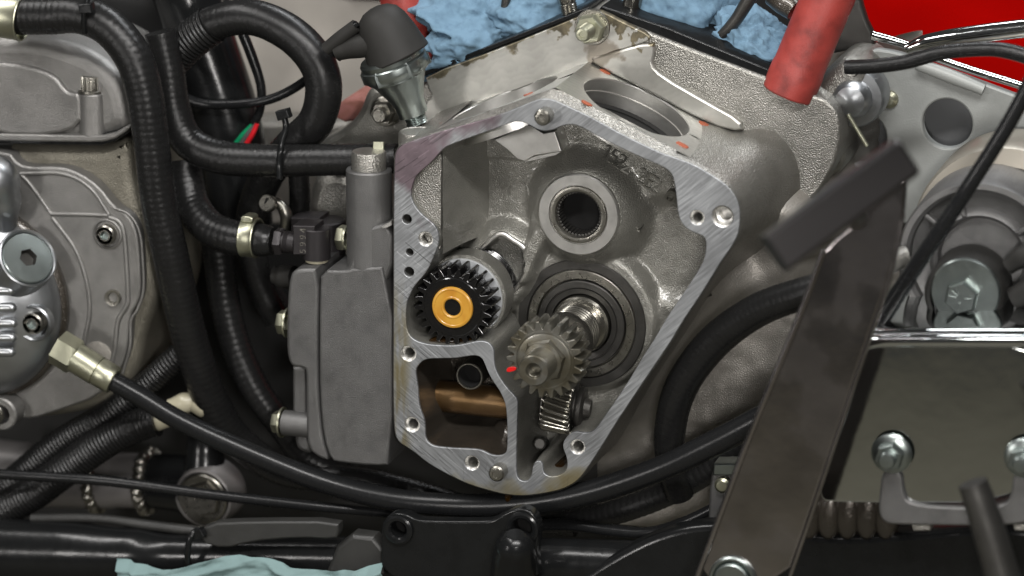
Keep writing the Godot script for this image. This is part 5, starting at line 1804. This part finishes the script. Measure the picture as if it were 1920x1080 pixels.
	lathe(mb, [[178.0, -280.0], [178.0, -150.0], [174.0, -140.0], [140.0, -136.0]], c + Vector3(24, 8, 0), Vector3.BACK, 72)
	put("housing_shell", mb, M.pale_steel, root)
	mb = MB.new()
	lathe(mb, [[152.0, -190.0], [152.0, -8.0], [148.0, 0.0], [138.0, 1.0], [131.0, -5.0], [128.0, -16.0], [112.0, -22.0], [98.0, -25.0], [92.0, -14.0], [86.0, -10.0], [80.0, -14.0], [76.0, -30.0], [0.0, -30.0]], c, Vector3.BACK, 80)
	put("housing_end", mb, M.cast_pump, root)
	mb = MB.new()
	for i in 3:
		var w: float = [2.5, 1.95, 0.7][i]
		var p := c + Vector3(cos(w) * 110.0, sin(w) * 110.0, -30)
		mb = MB.new()
		extr(mb, PackedVector2Array([Vector2(-24, -5), Vector2(24, -5), Vector2(24, 5), Vector2(-24, 5)]), -30.0, 22.0, 3.0, [], Transform3D(Basis(Vector3.BACK, w), p))
		put("housing_rib", mb, M.cast_pump, root)
	
	c = P(1812, 548, -50)
	mb = MB.new()
	lathe(mb, [[74.0, -60.0], [73.0, 20.0], [70.0, 30.0], [66.0, 34.0], [60.0, 34.0]], c, Vector3.BACK, 56)
	tag(put("rubber_mount", mb, M.boot), "thick black rubber mount ring in the starter housing", "rubber mount")
	c = P(1811, 546, -14)
	root = thing("mount_bolt", "zinc hex bolt with raised head marks on a broad pale washer", "bolt", c)
	mb = MB.new()
	lathe(mb, [[63.0, 0.0], [63.0, 6.0], [60.5, 9.0], [20.0, 9.0]], c, Vector3.BACK, 56)
	put("washer", mb, M.zinc, root)
	mb = MB.new()
	hexa(mb, c + Vector3(-4, -6, 9), Vector3.BACK, 31.0, 22.0, 0.35)
	put("bolt_head", mb, M.zinc, root)
	for w in [0.05, 2.45, 2.95, 4.55, 2.0]:
		mb = MB.new()
		extr(mb, PackedVector2Array([Vector2(8, -1.4), Vector2(21, -1.4), Vector2(21, 1.4), Vector2(8, 1.4)]), 0.0, 2.0, 0.6, [], Transform3D(Basis(Vector3.BACK, w), c + Vector3(-4, -6, 30.9)), false)
		put("grade_mark", mb, M.zinc, root)
	mb = MB.new()
	sweep(mb, [[1900, 560, -40, 22], [1940, 540, -40, 26]], 5.0, 16)
	sweep(mb, [[1890, 500, -60, 16], [1920, 480, -60, 22], [1950, 470, -60, 22]], 5.0, 16)
	tag(put("terminal_boot", mb, M.boot), "black rubber terminal cap at the starter's outer edge", "cap")
	# slanting black rod, and the hose at the top right
	hose("brake_rod", "straight glossy black rod slanting across the starter housing", [[1960, 90, 60, 15], [1925, 168, 60, 15], [1880, 250, 60, 15], [1800, 375, 60, 15], [1710, 510, 60, 16], [1640, 620, 60, 16]], 0, M.cable, 6.0, 24, 0.0, 10.0, "rod")
	hose("cable", "thick black cable sagging across the grey frame plate at the top", [[1585, 126, -200, 14], [1640, 124, -200, 14], [1700, 116, -200, 14], [1770, 98, -200, 14], [1850, 92, -200, 14], [1900, 98, -200, 15], [1960, 118, -200, 15]], 0, M.rubber, 6.0, 20, 0.0, 10.0, "cable")
	# frame side plate
	root = thing("side_plate", "grey painted frame side plate with a round hole and bright upper edge", "frame plate", P(1760, 330, -420))
	mb = MB.new()
	var hole := XY(1776, 232, -420)
	extr(mb, resample(PX([1560,130, 1640,92, 1680,98, 1800,140, 2000,215, 2000,420, 1560,420], -420), 14.0), -440.0, -420.0, 4.0, [circ(hole, 48, 40), circ(XY(1612, 258, -420), 52, 40)])
	put("plate", mb, M.grey_paint, root)
	mb = MB.new()
	sweep(mb, [[1636, 66, -412, 9], [1700, 84, -412, 8], [1760, 110, -412, 8], [1830, 134, -412, 8], [1920, 162, -412, 8], [2000, 190, -412, 8]], 6.0, 14)
	put("bright_edge", mb, M.chrome, root)
	mb = MB.new()
	sweep(mb, [[1720, 120, -405, 12], [1780, 142, -405, 14], [1845, 168, -405, 12]], 6.0, 16, 0, 0, 1, true)
	put("pressed_ridge", mb, M.grey_paint, root)
	mb = MB.new()
	lathe(mb, [[18.0, -4.0], [17.0, 6.0], [10.0, 12.0], [0.0, 13.0]], P(1668, 186, -420), Vector3.BACK, 24)
	put("rivet", mb, M.zinc_yellow, root)
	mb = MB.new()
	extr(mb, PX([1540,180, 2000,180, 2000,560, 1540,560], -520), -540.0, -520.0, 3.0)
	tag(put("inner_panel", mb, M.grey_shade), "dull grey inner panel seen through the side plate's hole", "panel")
	# bright bar at the top right
	mb = MB.new()
	sweep(mb, [[1700, 92, -380, 10], [1740, 78, -380, 15], [1800, 68, -380, 17], [1880, 58, -380, 18], [1990, 46, -380, 18]], 6.0, 20)
	tag(put("chrome_bar", mb, M.chrome), "bright chrome bar before the red cabinet at the top corner", "bar")
	mb = MB.new()
	extr(mb, chaikin(PX([1530,-40, 1606,-40, 1620,30, 1640,70, 1640,140, 1560,160], -460), 1), -480.0, -460.0, 6.0)
	tag(put("mount_strap", mb, M.steel_dark), "dark grey strap plate behind the big red sleeve", "strap")
	c = P(1600, 184, -320)
	root = thing("chrome_bolt", "shiny domed chrome bolt with washer at the crankcase's rear edge", "bolt", c)
	mb = MB.new()
	lathe(mb, [[58.0, -60.0], [58.0, -8.0], [54.0, 0.0], [36.0, 2.0]], c, Vector3.BACK, 48)
	put("washer", mb, M.polished, root)
	mb = MB.new()
	lathe(mb, [[38.0, 0.0], [36.0, 18.0], [28.0, 30.0], [14.0, 36.0], [0.0, 38.0]], c, Vector3.BACK, 40)
	put("bolt_head", mb, M.polished, root)
	hose("clip_wire", "thin brass wire pointing down beside the chrome domed bolt", [[1590, 214, -250, 4], [1626, 274, -250, 4]], 0, M.zinc_yellow, 4.0, 10, 0.0, 10.0, "wire")
	mb = MB.new()
	sweep(mb, [[1450, -10, -360, 22], [1470, 4, -350, 24], [1490, 18, -345, 22]], 4.0, 18)
	tag(put("pipe_end", mb, M.oil_cast), "olive brown pipe end tucked behind the red sleeve's top", "pipe")
	# small clevis behind the lever
	c = P(1350, 905, -40)
	root = thing("clevis", "small zinc clevis and pin end half behind the worn chrome lever", "clevis", c)
	mb = MB.new()
	extr(mb, chaikin(PX([1326,1010, 1330,900, 1340,872, 1372,866, 1392,880, 1392,1010], -40), 1), -80.0, -40.0, 6.0)
	put("fork", mb, M.cast_pump, root)
	mb = MB.new()
	extr(mb, PX([1338,870, 1386,870, 1386,892, 1336,892], -26), -70.0, -26.0, 3.0)
	put("fork_top", mb, M.zinc, root)
	mb = MB.new()
	lathe(mb, [[16.0, -10.0], [15.0, 8.0], [10.0, 12.0], [0.0, 13.0]], P(1356, 908, -36), Vector3.BACK, 24)
	put("pin", mb, M.zinc_yellow, root)
	mb = MB.new()
	sweep(mb, [[1600, 500, -40, 24], [1660, 490, -40, 26], [1700, 480, -60, 20]], 6.0, 20)
	tag(put("stud_spacer", mb, M.cast), "short light metal spacer tube between lever and starter housing", "spacer")

func surroundings() -> void:
	# what lies far behind: the shop's pale wall, a red cabinet and the dark underside of the bike
	var mb := MB.new()
	extr(mb, PX([-700,-500, 2700,-500, 2700,1700, -700,1700], -1600), -1640.0, -1600.0, 4.0)
	var o := put("workshop_wall", mb, M.dark_shop)
	tag(o, "dark far side of the workshop behind the machine", "wall", "", "structure")
	mb = MB.new()
	extr(mb, PX([430,-80, 1000,-80, 1000,420, 430,420], -900), -940.0, -900.0, 6.0)
	tag(put("pale_panel", mb, M.pale_wall), "pale grey panel out of focus behind the looping hose and red sleeve", "panel")
	mb = MB.new()
	extr(mb, PX([1560,-200, 2300,-200, 2300,460, 1560,460], -1100), -1200.0, -1100.0, 6.0)
	tag(put("red_cabinet", mb, M.red_cabinet), "bright red tool cabinet out of focus behind the chrome bar", "cabinet")
	mb = MB.new()
	extr(mb, PX([640,-60, 960,-60, 960,6, 640,-10], -880), -890.0, -880.0, 2.0)
	tag(put("red_shelf", mb, M.red_cabinet), "strip of red shelf just above the blue towel by the switch", "shelf")
	mb = MB.new()
	extr(mb, PX([470,230, 700,230, 700,280, 470,300], -700), -800.0, -700.0, 10.0)
	tag(put("rear_engine_part", mb, M.cast), "blurred grey engine part behind the pink gasket", "engine part")
	# the workshop floor the bike stands over; the polished plates mirror it
	mb = MB.new()
	extr(mb, PackedVector2Array([Vector2(-6000, -1900), Vector2(6000, -1900), Vector2(6000, 6000), Vector2(-6000, 6000)]), -30.0, 0.0, 4.0, [], Transform3D(Basis(Vector3.RIGHT, -PI / 2), Vector3(0, -1500, 3000)))
	tag(put("workshop_floor", mb, M.shop_floor), "plain olive grey workshop floor under the machine", "floor", "", "structure")
	# black underside of the frame that closes the view below and behind the hoses
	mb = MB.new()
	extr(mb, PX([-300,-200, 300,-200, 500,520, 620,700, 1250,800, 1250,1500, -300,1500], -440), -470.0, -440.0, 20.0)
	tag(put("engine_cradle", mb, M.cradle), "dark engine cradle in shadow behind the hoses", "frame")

func _ready() -> void:
	setup()
	materials()
	mat("pale_steel", Color(0.60, 0.58, 0.54), 0.4, 0.7)
	mat("tube_grey", Color(0.42, 0.41, 0.405), 0.4, 0.3)
	mat("bar_dark", Color(0.34, 0.33, 0.33), 0.33, 1.0)
	mat("shop_floor", Color(0.33, 0.32, 0.275), 0.6, 0.0)
	mat("cast_letter", Color(0.55, 0.545, 0.52), 0.3, 0.85)
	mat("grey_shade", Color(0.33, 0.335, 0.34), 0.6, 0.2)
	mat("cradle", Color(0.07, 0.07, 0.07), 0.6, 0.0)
	surroundings()
	crankcase()
	gearbox()
	frame_parts()
	pump_parts()
	hoses()
	inside_parts()
	top_parts()
	towels()
	right_parts()
